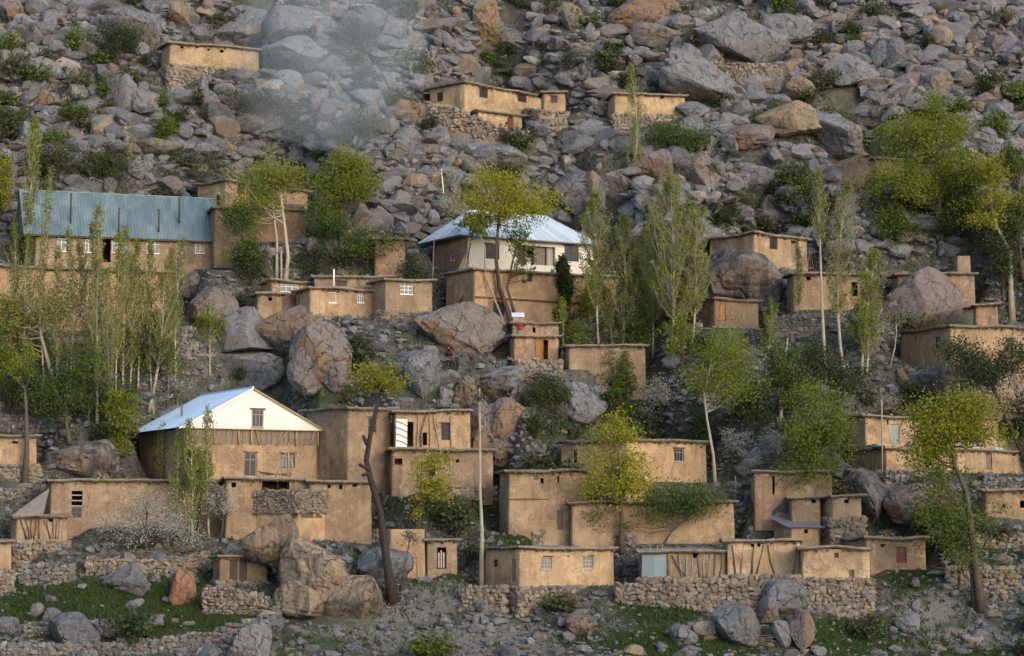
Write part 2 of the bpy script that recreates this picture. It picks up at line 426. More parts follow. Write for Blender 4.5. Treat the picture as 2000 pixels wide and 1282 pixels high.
H('b1', 'mud_house', 'upper mud storey half hidden by yellow-green tree above the teal roof', 383, 440, 604, 354, 400, 6, vd=385, m='adobe_pink', F=[('wg', 463, 358, 478, 380), ('wg', 560, 362, 574, 380)])
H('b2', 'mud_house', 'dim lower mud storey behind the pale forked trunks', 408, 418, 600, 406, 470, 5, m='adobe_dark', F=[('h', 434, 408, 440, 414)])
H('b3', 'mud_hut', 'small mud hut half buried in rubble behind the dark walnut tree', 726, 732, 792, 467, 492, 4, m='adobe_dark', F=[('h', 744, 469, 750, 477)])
H('teal', 'mud_house', 'long mud house with white framed windows under a teal corrugated metal roof', 51, 68, 427, 459, 514, 8, m='adobe', roof='teal', vd=512,
  F=[('ww', 112, 465, 136, 492), ('ww', 166, 467, 186, 494), ('o', 200, 467, 216, 512), ('ww', 219, 467, 249, 494), ('ww', 287, 468, 312, 496),
     ('dd', 366, 478, 377, 515), ('ww2', 382, 474, 400, 495)])
H('terr', 'mud_house', 'lower mud storey whose flat roof is the terrace of the teal-roofed house', -90, -70, 333, 518, 640, 8.0, vd=612, m='adobe_pink',
  F=[('wd', 158, 528, 172, 547), ('h', 288, 521, 300, 527), ('h', 64, 521, 70, 526)])
H('shed', 'mud_shed', 'little square mud shed with one dark hole, standing on the big boulders', 494, 502, 553, 576, 622, 3, m='adobe', F=[('h', 524, 581, 532, 588)], vd=618)
H('m1', 'mud_house', 'neat mud house with two white windows, on the boulders beside the square shed', 575, 605, 735, 564, 618, 5, fd=680, vd=640, m='adobe',
  F=[('wo', 643, 570, 658, 592), ('ww', 698, 572, 712, 592)], S=[('wo', 586, 576, 592, 591)])
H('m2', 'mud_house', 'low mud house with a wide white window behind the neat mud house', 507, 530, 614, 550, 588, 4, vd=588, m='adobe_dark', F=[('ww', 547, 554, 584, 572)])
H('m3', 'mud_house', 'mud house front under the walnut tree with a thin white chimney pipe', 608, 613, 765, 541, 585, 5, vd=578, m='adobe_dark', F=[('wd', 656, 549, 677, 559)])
H('m4', 'mud_house', 'mud house with a large white nine-pane window beside the twig fence', 722, 752, 846, 547, 606, 5, m='adobe', fd=660, vd=622, F=[('ww3', 782, 550, 807, 576)])
H('hip', 'plastered_house', 'white plastered house under a pale hipped metal roof', 845, 913, 1162, 462, 522, 9, m='plaster', roof='hip', vd=522,
  F=[('wd', 948, 476, 975, 507), ('o', 1010, 478, 1085, 520), ('wd', 1103, 479, 1131, 512)], S=[])
H('hipb', 'mud_house', 'long mud lower storey under the white plastered house', 868, 926, 1250, 526, 640, 7.5, vd=600, m='adobe',
  F=[('wb', 1149, 536, 1164, 555), ('wd', 1030, 533, 1040, 551), ('wd', 962, 590, 985, 618)])
H('hut', 'stone_hut', 'rubble hut with an orange plank door standing half open', 994, 1003, 1092, 658, 703, 3.5, m='adobe_dark', F=[('dhalf', 1047, 662, 1072, 702)], vd=703)
H('hut2', 'mud_hut', 'small mud hut with red laundry on the roof of the rubble hut', 994, 1000, 1092, 633, 660, 3.5, vd=676, m='adobe_dark', F=[('h', 1040, 640, 1046, 650)])
H('wall16', 'mud_house', 'long low mud house hidden behind the slender poplars', 1098, 1110, 1262, 676, 722, 4.5, m='adobe_dark', F=[('h', 1180, 668, 1188, 676)])
H('rk', 'mud_house', 'mud house with a three-pane door light on top of the streaked cliff boulder', 1384, 1474, 1580, 457, 522, 8, m='adobe', vd=530,
  F=[('wb', 1503, 464, 1519, 488), ('dpan', 1546, 469, 1560, 514), ('h', 1531, 465, 1535, 469)])
H('rk2', 'mud_house', 'cracked mud house with stones heaped on its roof behind tall pale trunks', 1535, 1549, 1695, 536, 605, 5, m='adobe_dark',
  F=[('h', 1575, 540, 1583, 548), ('o', 1664, 551, 1676, 578)])
H('rk3', 'mud_house', 'mud house with a narrow brown door at the foot of the streaked boulder', 1345, 1396, 1484, 585, 640, 6, m='adobe_dark', vd=630, fd=650,
  F=[('do', 1406, 594, 1417, 626)])
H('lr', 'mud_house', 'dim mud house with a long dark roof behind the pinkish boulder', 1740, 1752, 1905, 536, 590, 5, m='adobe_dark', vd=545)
H('lr2', 'mud_turret', 'small square mud turret on the dark roof behind the pinkish boulder', 1862, 1869, 1897, 500, 536, 2.2, vd=530, m='adobe_pink', roof='none')
H('rm', 'mud_house', 'pale mud house with a narrow light-framed window above the dark leaning tree', 1757, 1858, 2090, 638, 714, 11, m='adobe', vd=744, fd=762,
  F=[('wd', 1965, 662, 1980, 682)], S=[('h', 1785, 658, 1789, 671), ('wl', 1824, 657, 1836, 682)])
H('rmh', 'mud_hut', 'tiny mud hut under bare branches above the pale mud house', 1900, 1905, 1950, 598, 632, 3, m='adobe_dark', vd=628)
H('gable', 'mud_house', 'big mud house with a sky blue gable roof and cream metal gable', 270, 362, 622, 866, 937, 16, m='adobe', roof='gable', vd=956,
  F=[('wt', 478, 884, 501, 931), ('wb2', 549, 886, 576, 915), ('wg', 398, 885, 413, 912)], S=[('wl', 347, 893, 355, 930)])
H('lw', 'mud_house', 'long mud wall with a tall dark window behind the white blossom shrub', 86, 97, 440, 941, 1030, 4.5, m='adobe', vd=1012, F=[('shelf', 140, 959, 160, 1012)])
H('rib', 'wattle_shed', 'wattle shed with bare slanting poles standing on two stone piers', 18, 30, 132, 1010, 1056, 4, m='adobe', fd=1112, vd=1090, F=[('h', 97, 1012, 104, 1019)], ribs=[(40, 52), (50, 57), (62, 62), (70, 66), (76, 76), (86, 98), (92, 104), (104, 104), (112, 108), (120, 113), (128, 120)])
H('h26', 'mud_house', 'mud house with a wide dark loft opening below the blue gable roof', 432, 440, 610, 938, 1050, 4.5, m='adobe', vd=1010, F=[('h', 451, 943, 460, 952), ('o', 512, 940, 566, 962)])
H('h27', 'mud_house', 'low mud house with small square vents behind the stone bastion', 594, 602, 727, 943, 1022, 4, m='adobe', vd=1000, F=[('h', 640, 947, 646, 953), ('h', 663, 948, 669, 955), ('h', 690, 946, 698, 951)])
H('bast', 'stone_bastion', 'square roofless bastion with coursed stone top and mud plastered foot', 497, 583, 682, 1002, 1056, 6, m='adobe_bright', roof='none', vd=1052)
H('big', 'mud_house', 'tall two-storey mud house block beside the blue gable roof', 592, 679, 768, 799, 962, 9, m='adobe', vd=922, F=[('wg', 720, 816, 737, 846)])
H('bigu', 'mud_house', 'upper mud storey with a broken open bay and leaning poles', 764, 770, 920, 805, 882, 5, vd=900, m='adobe',
  F=[('sheet', 770, 818, 796, 874), ('o', 796, 824, 807, 873), ('wb', 862, 827, 880, 860), ('h', 826, 845, 834, 870)], ribs=[(818, 813), (832, 822), (838, 838), (846, 858), (881, 881)])
H('bigl', 'mud_house', 'rough mud lower storey behind the yellow-green sapling', 758, 764, 964, 880, 960, 6.5, vd=924, m='adobe_dark', F=[('h', 770, 896, 785, 908), ('o', 838, 911, 850, 931), ('h', 891, 897, 897, 904)])
H('c1', 'mud_house', 'two-storey mud house with rough stone-flecked lower wall above the low front house', 973, 992, 1150, 922, 1044, 6, m='adobe', vd=1040, F=[('wg', 1042, 928, 1051, 938), ('h', 1056, 934, 1062, 944), ('h', 1089, 930, 1093, 942), ('dd', 1088, 997, 1100, 1035)])
H('c2', 'mud_house', 'long low mud house behind the two leafy yard trees', 1108, 1116, 1436, 984, 1062, 5.0, m='adobe', vd=1048, F=[('h', 1262, 1000, 1270, 1010)])
H('c3', 'mud_house', 'pale mud house with a light-framed window above the yard trees', 1092, 1226, 1383, 861, 940, 11, m='adobe_bright', vd=945, F=[('wl2', 1318, 876, 1336, 902), ('h', 1369, 872, 1373, 876)], S=[('wg', 1118, 878, 1127, 905)])
H('front', 'mud_house', 'low mud house with two small-paned windows on a high dry stone base', 945, 1015, 1202, 1074, 1146, 7, m='adobe_bright', fd=1226, vd=1206,
  F=[('wgl', 1057, 1088, 1078, 1112), ('wgl', 1138, 1087, 1159, 1111), ('h', 1109, 1085, 1112, 1088)], S=[('wd', 962, 1093, 971, 1108), ('dd', 998, 1092, 1008, 1136)])
H('gate', 'wattle_shed', 'wattle shed with a blue-grey sheet metal gate and exposed poles', 1247, 1252, 1420, 1078, 1131, 5, m='adobe', vd=1150, fd=1178,
  F=[('gate', 1253, 1083, 1302, 1131), ('h', 1352, 1080, 1364, 1090)], ribs=[(1304, 1304), (1312, 1340), (1326, 1332), (1342, 1340), (1352, 1352), (1362, 1366), (1376, 1374), (1388, 1380), (1398, 1394), (1410, 1404)])
H('s34', 'mud_barn', 'mud barn with two tiny vents and branches leaning on its wall', 1412, 1420, 1565, 1059, 1124, 6, m='adobe_bright', vd=1162, fd=1185,
  F=[('h', 1466, 1062, 1473, 1069), ('h', 1479, 1062, 1485, 1068)], ribs=[(1473, 1469), (1492, 1478), (1430, 1436), (1556, 1548), (1500, 1512), (1452, 1446)])
H('s35', 'mud_barn', 'mud barn with one pale square window and a hatch at its foot', 1560, 1567, 1701, 1073, 1127, 6, m='adobe_bright', vd=1190, fd=1212, F=[('wg', 1629, 1080, 1638, 1090), ('dd', 1659, 1113, 1669, 1126)])
H('s36', 'mud_house', 'mud house with a dark red shuttered window beside the front barns', 1632, 1692, 1811, 1054, 1113, 7, m='adobe_dark', vd=1120, F=[('wsh', 1752, 1070, 1771, 1099), ('h', 1720, 1063, 1728, 1069)])
H('blue', 'mud_shed', 'small mud shed with a dark hole under a slate-grey sheet roof', 1510, 1545, 1601, 1032, 1066, 5, m='adobe', roof='shed', vd=1062, F=[('h', 1570, 1034, 1578, 1042)])
H('s38', 'mud_house', 'low mud house with a dark doorway slit behind the round yellow-green tree', 1466, 1473, 1626, 925, 975, 4.5, m='adobe_dark', F=[('h', 1508, 930, 1513, 965)])
H('s39', 'mud_shed', 'narrow mud shed with one square hole on a rough stone foot', 1602, 1627, 1685, 972, 1016, 4, m='adobe', fd=1040, vd=1034, F=[('h', 1648, 976, 1658, 983)])
H('s39b', 'stone_shed', 'rough rubble shed with a square hole behind the forked trunk', 1538, 1545, 1604, 974, 1018, 4, m='adobe_dark', F=[('h', 1585, 975, 1594, 983)])
H('r40', 'mud_house', 'wide mud house with a grey-green metal door and an open timber porch', 1655, 1690, 2080, 815, 870, 5, m='adobe_bright', vd=868, F=[('dg', 1740, 829, 1757, 866), ('o', 1950, 819, 1998, 858), ('wg', 1731, 820, 1735, 830)])
H('r41', 'mud_house', 'lower mud house with a rubble end wall, below the wide porch house', 1652, 1731, 2080, 879, 922, 8, m='adobe', vd=925, F=[('dd', 1925, 886, 1938, 918), ('h', 1977, 881, 1984, 891), ('h', 1957, 881, 1965, 885)])
H('r42', 'mud_house', 'mud house with a heavy timber eave at the right below the heaped stones', 1915, 1924, 2080, 960, 1010, 5, m='adobe', F=[('h', 1992, 978, 2003, 992), ('h', 1958, 985, 1963, 991)])
H('l43', 'mud_house', 'mud house with a stone foot behind the bare old trunks', -50, -36, 72, 852, 908, 5, m='adobe', fd=950, vd=942, F=[('h', 24, 862, 36, 866)])
H('l44', 'mud_house', 'narrow mud house on a tall stone foot beside the grass plot', -62, -50, 22, 1060, 1116, 5, m='adobe', fd=1182, vd=1170)
H('s45', 'mud_hut', 'small mud hut with a dark double door against the giant boulder', 414, 428, 523, 1090, 1140, 4, m='adobe', vd=1146, fd=1160, F=[('dbl', 448, 1093, 482, 1136), ('h', 485, 1094, 491, 1099)])
H('s46', 'mud_wall', 'high bare mud yard wall with a pale door frame beside the black pollard trunk', 752, 760, 832, 1034, 1130, 2.5, m='adobe', roof='none', vd=1118, F=[('dframe', 795, 1086, 817, 1128)])
H('s47', 'mud_hut', 'mud hut with a ragged brush roof and a broken window', 826, 833, 894, 1058, 1118, 4, m='adobe', vd=1110, F=[('brk', 853, 1069, 872, 1111)])

def setup_house(h):
    o = h['o']
    C = hit(h['uC'], o.get('vd', o.get('fd', h['vb'])), zb)
    D = h['D']
    lo, hi = -0.6, 1.15
    for _ in range(40):
        m = (lo + hi) / 2
        u = proj((C[0] - D * math.sin(m), C[1] + D * math.cos(m), C[2]))[0]
        if u > h['uL']: lo = m
        else: hi = m
    yaw = (lo + hi) / 2
    lo, hi = 0.5, 60
    for _ in range(40):
        m = (lo + hi) / 2
        u = proj((C[0] + m * math.cos(yaw), C[1] + m * math.sin(yaw), C[2]))[0]
        if u < h['uR']: lo = m
        else: hi = m
    h['W'] = (lo + hi) / 2
    h['yaw'] = yaw
    z0 = z_for_v(C[0], C[1], h['vb'])
    h['C'] = np.array([C[0], C[1], z0])
    h['H'] = z_for_v(C[0], C[1], h['vt']) - z0
    h['ground'] = C[2]
    h['ex'] = np.array([math.cos(yaw), math.sin(yaw), 0]); h['ey'] = np.array([-math.sin(yaw), math.cos(yaw), 0])
for _h_ in HS.values(): setup_house(_h_)
def loc_front(h, u, v, y=0.0):
    """pixel -> local (x,z) on the plane y of the house"""
    d = ray(u, v); n = h['ey']; p = h['C'] + n * y
    t = p.dot(n) / d.dot(n); q = d * t - h['C']
    return q.dot(h['ex']), q[2]
def loc_side(h, u, v, x=0.0):
    d = ray(u, v); n = h['ex']; p = h['C'] + n * x
    t = p.dot(n) / d.dot(n); q = d * t - h['C']
    return q.dot(h['ey']), q[2]
def to_world(h, x, y, z=0.0): return h['C'] + h['ex'] * x + h['ey'] * y + np.array([0, 0, z])
def house_local(h, X, Y):
    dx = X - h['C'][0]; dy = Y - h['C'][1]
    return dx * h['ex'][0] + dy * h['ex'][1], dx * h['ey'][0] + dy * h['ey'][1]
def rect_dist(lx, ly, x0, x1, y0, y1):
    dx = np.maximum(np.maximum(x0 - lx, lx - x1), 0); dy = np.maximum(np.maximum(y0 - ly, ly - y1), 0)
    return np.hypot(dx, dy)

# ------------------------------------------------------------------ ground: the slope cut and filled for the houses
XS = np.concatenate([np.arange(-1500, -150, 90.), np.arange(-150, -84, 6.), np.arange(-84, 84.01, 0.6), np.arange(90, 150, 6.), np.arange(150, 1501, 90.)])
YS = np.concatenate([np.arange(-600, 180, 30.), np.arange(180, 228, 4.), np.arange(228, 348.01, 0.6), np.arange(352, 420, 6.), np.arange(430, 901, 40.)])
GX, GY = np.meshgrid(XS, YS)
GZ = zb(GX, GY)
_base = GZ.copy()
for h in HS.values():                      # cuts
    lx, ly = house_local(h, GX, GY)
    zp = h['C'][2] if 'fd' not in h['o'] else h['C'][2]
    front = min(6.5, h['W'] * math.sin(max(h['yaw'], 0)) + 1.0)
    d = rect_dist(lx, ly, -0.9, h['W'] + 0.6, -front, h['D'] + 0.5)
    w = np.clip(1 - d / 3.2, 0, 1); w = w * w * (3 - 2 * w)
    lim = zp - 0.12 * np.maximum(-ly, 0)
    GZ = np.where(GZ > lim, GZ * (1 - w) + lim * w, GZ)
for h in sorted(HS.values(), key=lambda q: q['C'][2]):   # fills
    lx, ly = house_local(h, GX, GY)
    zp = h['C'][2]
    d2 = rect_dist(lx, ly, 0.9, h['W'] - 0.9, 0.9, h['D'])
    w2 = np.clip(1 - d2 / 0.5, 0, 1)
    GZ = np.where(GZ < zp, GZ * (1 - w2) + (zp - 0.05) * w2, GZ)
_f0x, _f1x = np.searchsorted(XS, -84.), np.searchsorted(XS, 84.) + 1
_f0y, _f1y = np.searchsorted(YS, 228.), np.searchsorted(YS, 348.) + 1
FX, FY, FZ = XS[_f0x:_f1x], YS[_f0y:_f1y], GZ[_f0y:_f1y, _f0x:_f1x]
def tz(x, y):
    x = np.asarray(x, float); y = np.asarray(y, float)
    i = np.clip((x - FX[0]) / 0.6, 0, len(FX) - 1.001); j = np.clip((y - FY[0]) / 0.6, 0, len(FY) - 1.001)
    i0 = i.astype(int); j0 = j.astype(int); fx = i - i0; fy = j - j0
    z = ((FZ[j0, i0] * (1 - fx) + FZ[j0, i0 + 1] * fx) * (1 - fy) + (FZ[j0 + 1, i0] * (1 - fx) + FZ[j0 + 1, i0 + 1] * fx) * fy)
    inside = (x > FX[0]) & (x < FX[-1]) & (y > FY[0]) & (y < FY[-1])
    return np.where(inside, z, zb(x, y))
def ground(u, v): return hit(u, v, tz)

def blobs(U, V, lst):
    """soft membership in a list of (u, v, ru, rv) patches"""
    w = np.zeros_like(U)
    for (u, v, a, b) in lst:
        q = ((U - u) / a) ** 2 + ((V - v) / b) ** 2
        w = np.maximum(w, np.clip(1.6 - 1.4 * q, 0, 1))
    return w
GRASS = [(230, 1190, 270, 75), (90, 1180, 120, 60), (430, 1205, 130, 40), (640, 1240, 110, 18), (720, 1098, 50, 30), (860, 1140, 70, 25), (1290, 1190, 100, 40),
         (1330, 1255, 200, 40), (1640, 1245, 150, 50), (900, 1000, 90, 28), (820, 985, 100, 16), (1900, 1265, 110, 25), (1960, 1090, 50, 18), (700, 1035, 40, 12),
         (1780, 1130, 60, 30), (1100, 1250, 90, 20), (1730, 925, 80, 14), (900, 780, 90, 25), (1100, 840, 90, 30), (640, 770, 90, 16), (1720, 1030, 60, 22), (1000, 1060, 80, 20)]
PATH = [(870, 1160, 70, 30), (780, 1200, 120, 22), (700, 1235, 150, 14), (960, 1250, 160, 40), (820, 1255, 140, 30), (1920, 1245, 130, 25), (1810, 1190, 70, 35), (980, 690, 30, 50)]
_gu, _gv = proj((GX, np.maximum(GY, 100), GZ))
g_att = blobs(_gu, _gv, GRASS) * (GY > 222); p_att = blobs(_gu, _gv, PATH) * (GY > 222)

def ground_mat():
    m, n, b = new_mat('hillside')
    wp = world_pos(n)
    g = N(n, 'ShaderNodeAttribute', attribute_name='grass').outputs['Fac']
    p = N(n, 'ShaderNodeAttribute', attribute_name='path').outputs['Fac']
    n1 = noise(n, 0.35, 6, 0.65, wp, 0.4); n2 = noise(n, 3.5, 6, 0.75, wp); n3 = noise(n, 1.2, 5, 0.7, wp, 0.3)
    c = mix(n, ramp(n, n1, [(0.35, 0.0), (0.65, 1.0)]), (0.06, 0.057, 0.05), (0.12, 0.112, 0.102))
    c = mix(n, 0.85, c, ramp(n, n2, [(0.25, 0.45), (0.75, 1.6)]), 'MULTIPLY')
    vor = N(n, 'ShaderNodeTexVoronoi', inp={'Scale': 3.0}); L(n, wp, vor.inputs['Vector'])
    peb = ramp(n, vor.outputs['Distance'], [(0.15, 1.0), (0.33, 0.0)])
    c = mix(n, math_(n, 'MULTIPLY', peb, 0.6), c, mix(n, n1, (0.19, 0.187, 0.182), (0.23, 0.2, 0.165)))
    weed = ramp(n, n3, [(0.46, 0.0), (0.58, 1.0)])
    c = mix(n, math_(n, 'MULTIPLY', weed, 0.8), c, mix(n, n2, (0.03, 0.042, 0.02), (0.065, 0.078, 0.035)))
    gm = math_(n, 'MULTIPLY', g, ramp(n, math_(n, 'ADD', n3, math_(n, 'MULTIPLY', g, 0.35)), [(0.5, 0.0), (0.68, 1.0)]))
    c = mix(n, gm, c, mix(n, n2, (0.016, 0.03, 0.008), (0.042, 0.064, 0.016)))
    c = mix(n, math_(n, 'MULTIPLY', p, ramp(n, n3, [(0.3, 0.9), (0.75, 0.35)])), c, mix(n, n2, (0.13, 0.12, 0.108), (0.25, 0.235, 0.215)))
    L(n, c, b.inputs['Base Color'])
    b.inputs['Roughness'].default_value = 0.95
    b.inputs['Specular IOR Level'].default_value = 0.1
    bump(n, b, mix(n, 0.5, n2, peb), 0.25, 0.9)
    return m
_nx, _ny = len(XS), len(YS)
_idx = np.arange(_nx * _ny).reshape(_ny, _nx)
_Fc = np.stack([_idx[:-1, :-1], _idx[:-1, 1:], _idx[1:, 1:], _idx[1:, :-1]], -1).reshape(-1, 4)
hill = structure(link('hillside', fast_mesh('hillside', np.stack([GX, GY, GZ], -1).reshape(-1, 3), _Fc, True, {'grass': g_att.ravel(), 'path': p_att.ravel()}), ground_mat()))
hill['label'] = 'steep rocky hillside with patches of grass'
# ------------------------------------------------------------------ house builders
rng = np.random.default_rng(11)
random.seed(11)
def breaks(L0, L1, cuts, step):
    cs = sorted(set([L0, L1] + [c for c in cuts if L0 < c < L1]))
    out = [cs[0]]
    for a, b in zip(cs[:-1], cs[1:]):
        k = max(1, int(round((b - a) / step)))
        out += [a + (b - a) * i / k for i in range(1, k + 1)]
    return out
def face_grid(mb, Ls, z0, z1, holes, fmap, seed, amp=0.1, reveal=0.34):
    sb = breaks(0, Ls, [c for q in holes for c in (q[0], q[2])] + [.1, .28, Ls - .28, Ls - .1], 0.5)
    zs = breaks(z0, z1, [c for q in holes for c in (q[1], q[3])], 0.55)
    n0 = len(mb.v)
    for z in zs:
        for s in sb:
            e = min(1, min(s, Ls - s) / 0.5)
            d = amp * e * float(vn(s * 0.8 + seed, z * 0.8, 5)) + amp * 0.5 * e * float(vn(s * 2.3 + seed, z * 2.3, 6))
            mb.v.append(fmap(s, z, d))
    ns = len(sb)
    for j in range(len(zs) - 1):
        for i in range(ns - 1):
            cx = (sb[i] + sb[i + 1]) / 2; cz = (zs[j] + zs[j + 1]) / 2
            if any(q[0] < cx < q[2] and q[1] < cz < q[3] for q in holes): continue
            a = n0 + j * ns + i
            mb.f.append((a, a + 1, a + 1 + ns, a + ns))
    for (a, b, c, d) in holes:
        r = reveal
        P = [(a, b), (c, b), (c, d), (a, d)]
        for k in range(4):
            p, q = P[k], P[(k + 1) % 4]
            mb.quad(fmap(p[0], p[1], 0.02), fmap(p[0], p[1], -r), fmap(q[0], q[1], -r), fmap(q[0], q[1], 0.02))
def wall_mesh(h, hf, hs, zlow, top=False, amp=0.1):
    W, D, Hh = h['W'], h['D'], h['H']
    k = 0.018
    mb = MB()
    sd = abs(hash_key(h['key'])) % 97
    def bx(x, z):
        t = k * max(z, 0); return t + x * (W - 2 * t) / W
    def by(y, z):
        t = k * max(z, 0); return t + y * (D - 2 * t) / D
    face_grid(mb, W, zlow, Hh, hf, lambda s, z, d: (bx(s, z), by(0, z) - d, z), sd, amp)
    face_grid(mb, D, zlow, Hh, hs, lambda s, z, d: (bx(0, z) - d, by(D - s, z), z), sd + 31, amp)
    face_grid(mb, D, zlow, Hh, [], lambda s, z, d: (bx(W, z) + d, by(s, z), z), sd + 57, amp)
    face_grid(mb, W, zlow, Hh, [], lambda s, z, d: (bx(W - s, z), by(D, z) + d, z), sd + 71, amp)
    if top:
        mb.quad((bx(0, Hh), by(0, Hh), Hh), (bx(W, Hh), by(0, Hh), Hh), (bx(W, Hh), by(D, Hh), Hh), (bx(0, Hh), by(D, Hh), Hh))
    R_ = 0.3
    out = []
    for (x, y, z) in mb.v:                      # worn, rounded corners
        t = k * max(z, 0)
        for cx, sx in ((t, 1), (W - t, -1)):
            for cy, sy in ((t, 1), (D - t, -1)):
                dx, dy = (x - cx) * sx, (y - cy) * sy
                if -.3 < dx < R_ and -.3 < dy < R_:
                    ax, ay = R_ - dx, R_ - dy; l = math.hypot(ax, ay)
                    if l > R_: x, y = cx + sx * (R_ - ax * R_ / l), cy + sy * (R_ - ay * R_ / l)
        out.append((x, y, z))
    mb.v = out
    return mb.mesh('wall')
def hash_key(s):
    v = 7
    for ch in s: v = (v * 131 + ord(ch)) % 100003
    return v
def slab(W, D, z, th, ov, seed, jag, sag=0.06, step=0.5, sticks=0):
    """flat roof layer with a ragged rim"""
    nx = max(4, int(W / step)); ny = max(4, int(D / step))
    mb = MB()
    def pt(i, j, zz):
        x = -ov + (W + 2 * ov) * i / nx; y = -ov + (D + 2 * ov) * j / ny
        q = vn(x * 1.7 + seed, y * 1.7, 8) * jag + vn(x * 5 + seed, y * 5, 9) * jag * 0.6
        if j == 0: y -= q
        if j == ny: y += q
        if i == 0: x -= q
        if i == nx: x += q
        und = sag * vn(x * 0.3 + seed, y * 0.3, 10) + 0.03 * vn(x * 2 + seed, y * 2, 12)
        return (float(x), float(y), float(zz + und))
    for top in (0, 1):
        for j in range(ny + 1):
            for i in range(nx + 1): mb.v.append(pt(i, j, z + th * top + (0.04 * vn(i * .9 + seed, j * .9, 13) if top else 0)))
    o = (nx + 1) * (ny + 1)
    for j in range(ny):
        for i in range(nx):
            a = j * (nx + 1) + i
            mb.f.append((a, a + nx + 1, a + nx + 2, a + 1))
            mb.f.append((o + a, o + a + 1, o + a + nx + 2, o + a + nx + 1))
    for i in range(nx):
        a = i; mb.f.append((a, a + 1, o + a + 1, o + a))
        a = ny * (nx + 1) + i; mb.f.append((a + 1, a, o + a, o + a + 1))
    for j in range(ny):
        a = j * (nx + 1); mb.f.append((a + nx + 1, a, o + a, o + a + nx + 1))
        a = j * (nx + 1) + nx; mb.f.append((a, a + nx + 1, o + a + nx + 1, o + a))
    r = np.random.default_rng(seed + 400)
    for i in range(int(W * sticks)):          # brush ends poking out of the rim
        x = r.uniform(-ov, W + ov); l = r.uniform(.1, .5); y = -ov + .1; zz = z + r.uniform(-.06, th)
        mb.tube([(x, y, zz, r.uniform(.012, .035)), (x + r.normal(0, .15), y - l, zz + r.normal(-.06, .08), .012)], 4)
    for i in range(int(D * sticks * .5)):
        y = r.uniform(-ov, D); l = r.uniform(.1, .45); zz = z + r.uniform(-.06, th)
        mb.tube([(-ov + .1, y, zz, r.uniform(.012, .03)), (-ov - l, y + r.normal(0, .12), zz + r.normal(-.06, .08), .012)], 4)
    for i in range(int(W * sticks * .18)):    # clods and stones holding the rim down
        x = r.uniform(-ov, W + ov); q = r.uniform(.08, .2); y = r.uniform(-ov, -ov + 1.0)
        if ov > .33: mb.tube([(x - q, y, z + th + .02, q * .5), (x, y, z + th + .03, q), (x + q, y, z + th, q * .4)], 5)
    return mb.mesh('roof')
def beam_proto():
    mb = MB(); mb.tube([(0, -0.5, 0, 0.075), (0, 0.5, 0.01, 0.085)], 6); return mb.mesh('roof_beam', True)
BEAM = beam_proto(); BEAM.materials.append(M['beam'])
def frame_mesh(w, hh, nx, nz, t=0.075, mt=0.045, dp=0.07, trans=0.0):
    """frame with bars, front at y=0, grows to +y; origin lower left"""
    mb = MB()
    mb.box(0, w, 0, dp, 0, t); mb.box(0, w, 0, dp, hh - t, hh); mb.box(0, t, 0.002, dp - .002, t, hh - t); mb.box(w - t, w, 0.002, dp - .002, t, hh - t)
    zs = [t + (hh - 2 * t) * k / nz for k in range(1, nz)]
    if trans: zs = [hh - trans]
    for x in [t + (w - 2 * t) * k / nx for k in range(1, nx)]: mb.box(x - mt / 2, x + mt / 2, 0.004, dp - .004, t, hh - t)
    for z in zs: mb.box(t, w - t, 0.006, dp - .006, z - mt / 2, z + mt / 2)
    return mb.mesh('window')
WIN = {  # frame material, columns, rows, glass, transom fraction
    'wb': ('wood_brown', 3, 2, 'glass', 0.3), 'wr': ('red_paint', 2, 1, 'glass', 0), 'ww': ('white_paint', 3, 2, 'curtain', 0.3), 'ww2': ('white_paint', 2, 4, 'glass', 0),
    'ww3': ('white_paint', 3, 3, 'curtain', 0), 'wo': ('white_paint', 1, 1, 'glass_warm', 0), 'wg': ('wood_grey', 2, 2, 'glass', 0), 'wd': ('wood_brown', 2, 2, 'glass', 0),
    'wl': ('dull_paint', 2, 2, 'glass', 0), 'wl2': ('dull_paint', 3, 2, 'glass', 0.3), 'wt': ('dull_paint', 2, 2, 'glass', 0.3), 'wb2': ('wood_brown', 4, 2, 'curtain', 0.3),
    'wgl': ('dull_paint', 3, 3, 'curtain', 0), 'wsh': ('red_paint', 2, 1, 'glass', 0)}
def planks(w, hh, n, gap=0.012, th=0.05):
    mb = MB()
    for k in range(n): mb.box(w * k / n + gap, w * (k + 1) / n - gap, 0.004 * (k % 2), th, 0, hh)
    mb.box(0, w, -0.02, -0.001, hh * 0.18, hh * 0.18 + 0.1); mb.box(0, w, -0.02, -0.001, hh * 0.8, hh * 0.8 + 0.1)
    return mb.mesh('door')
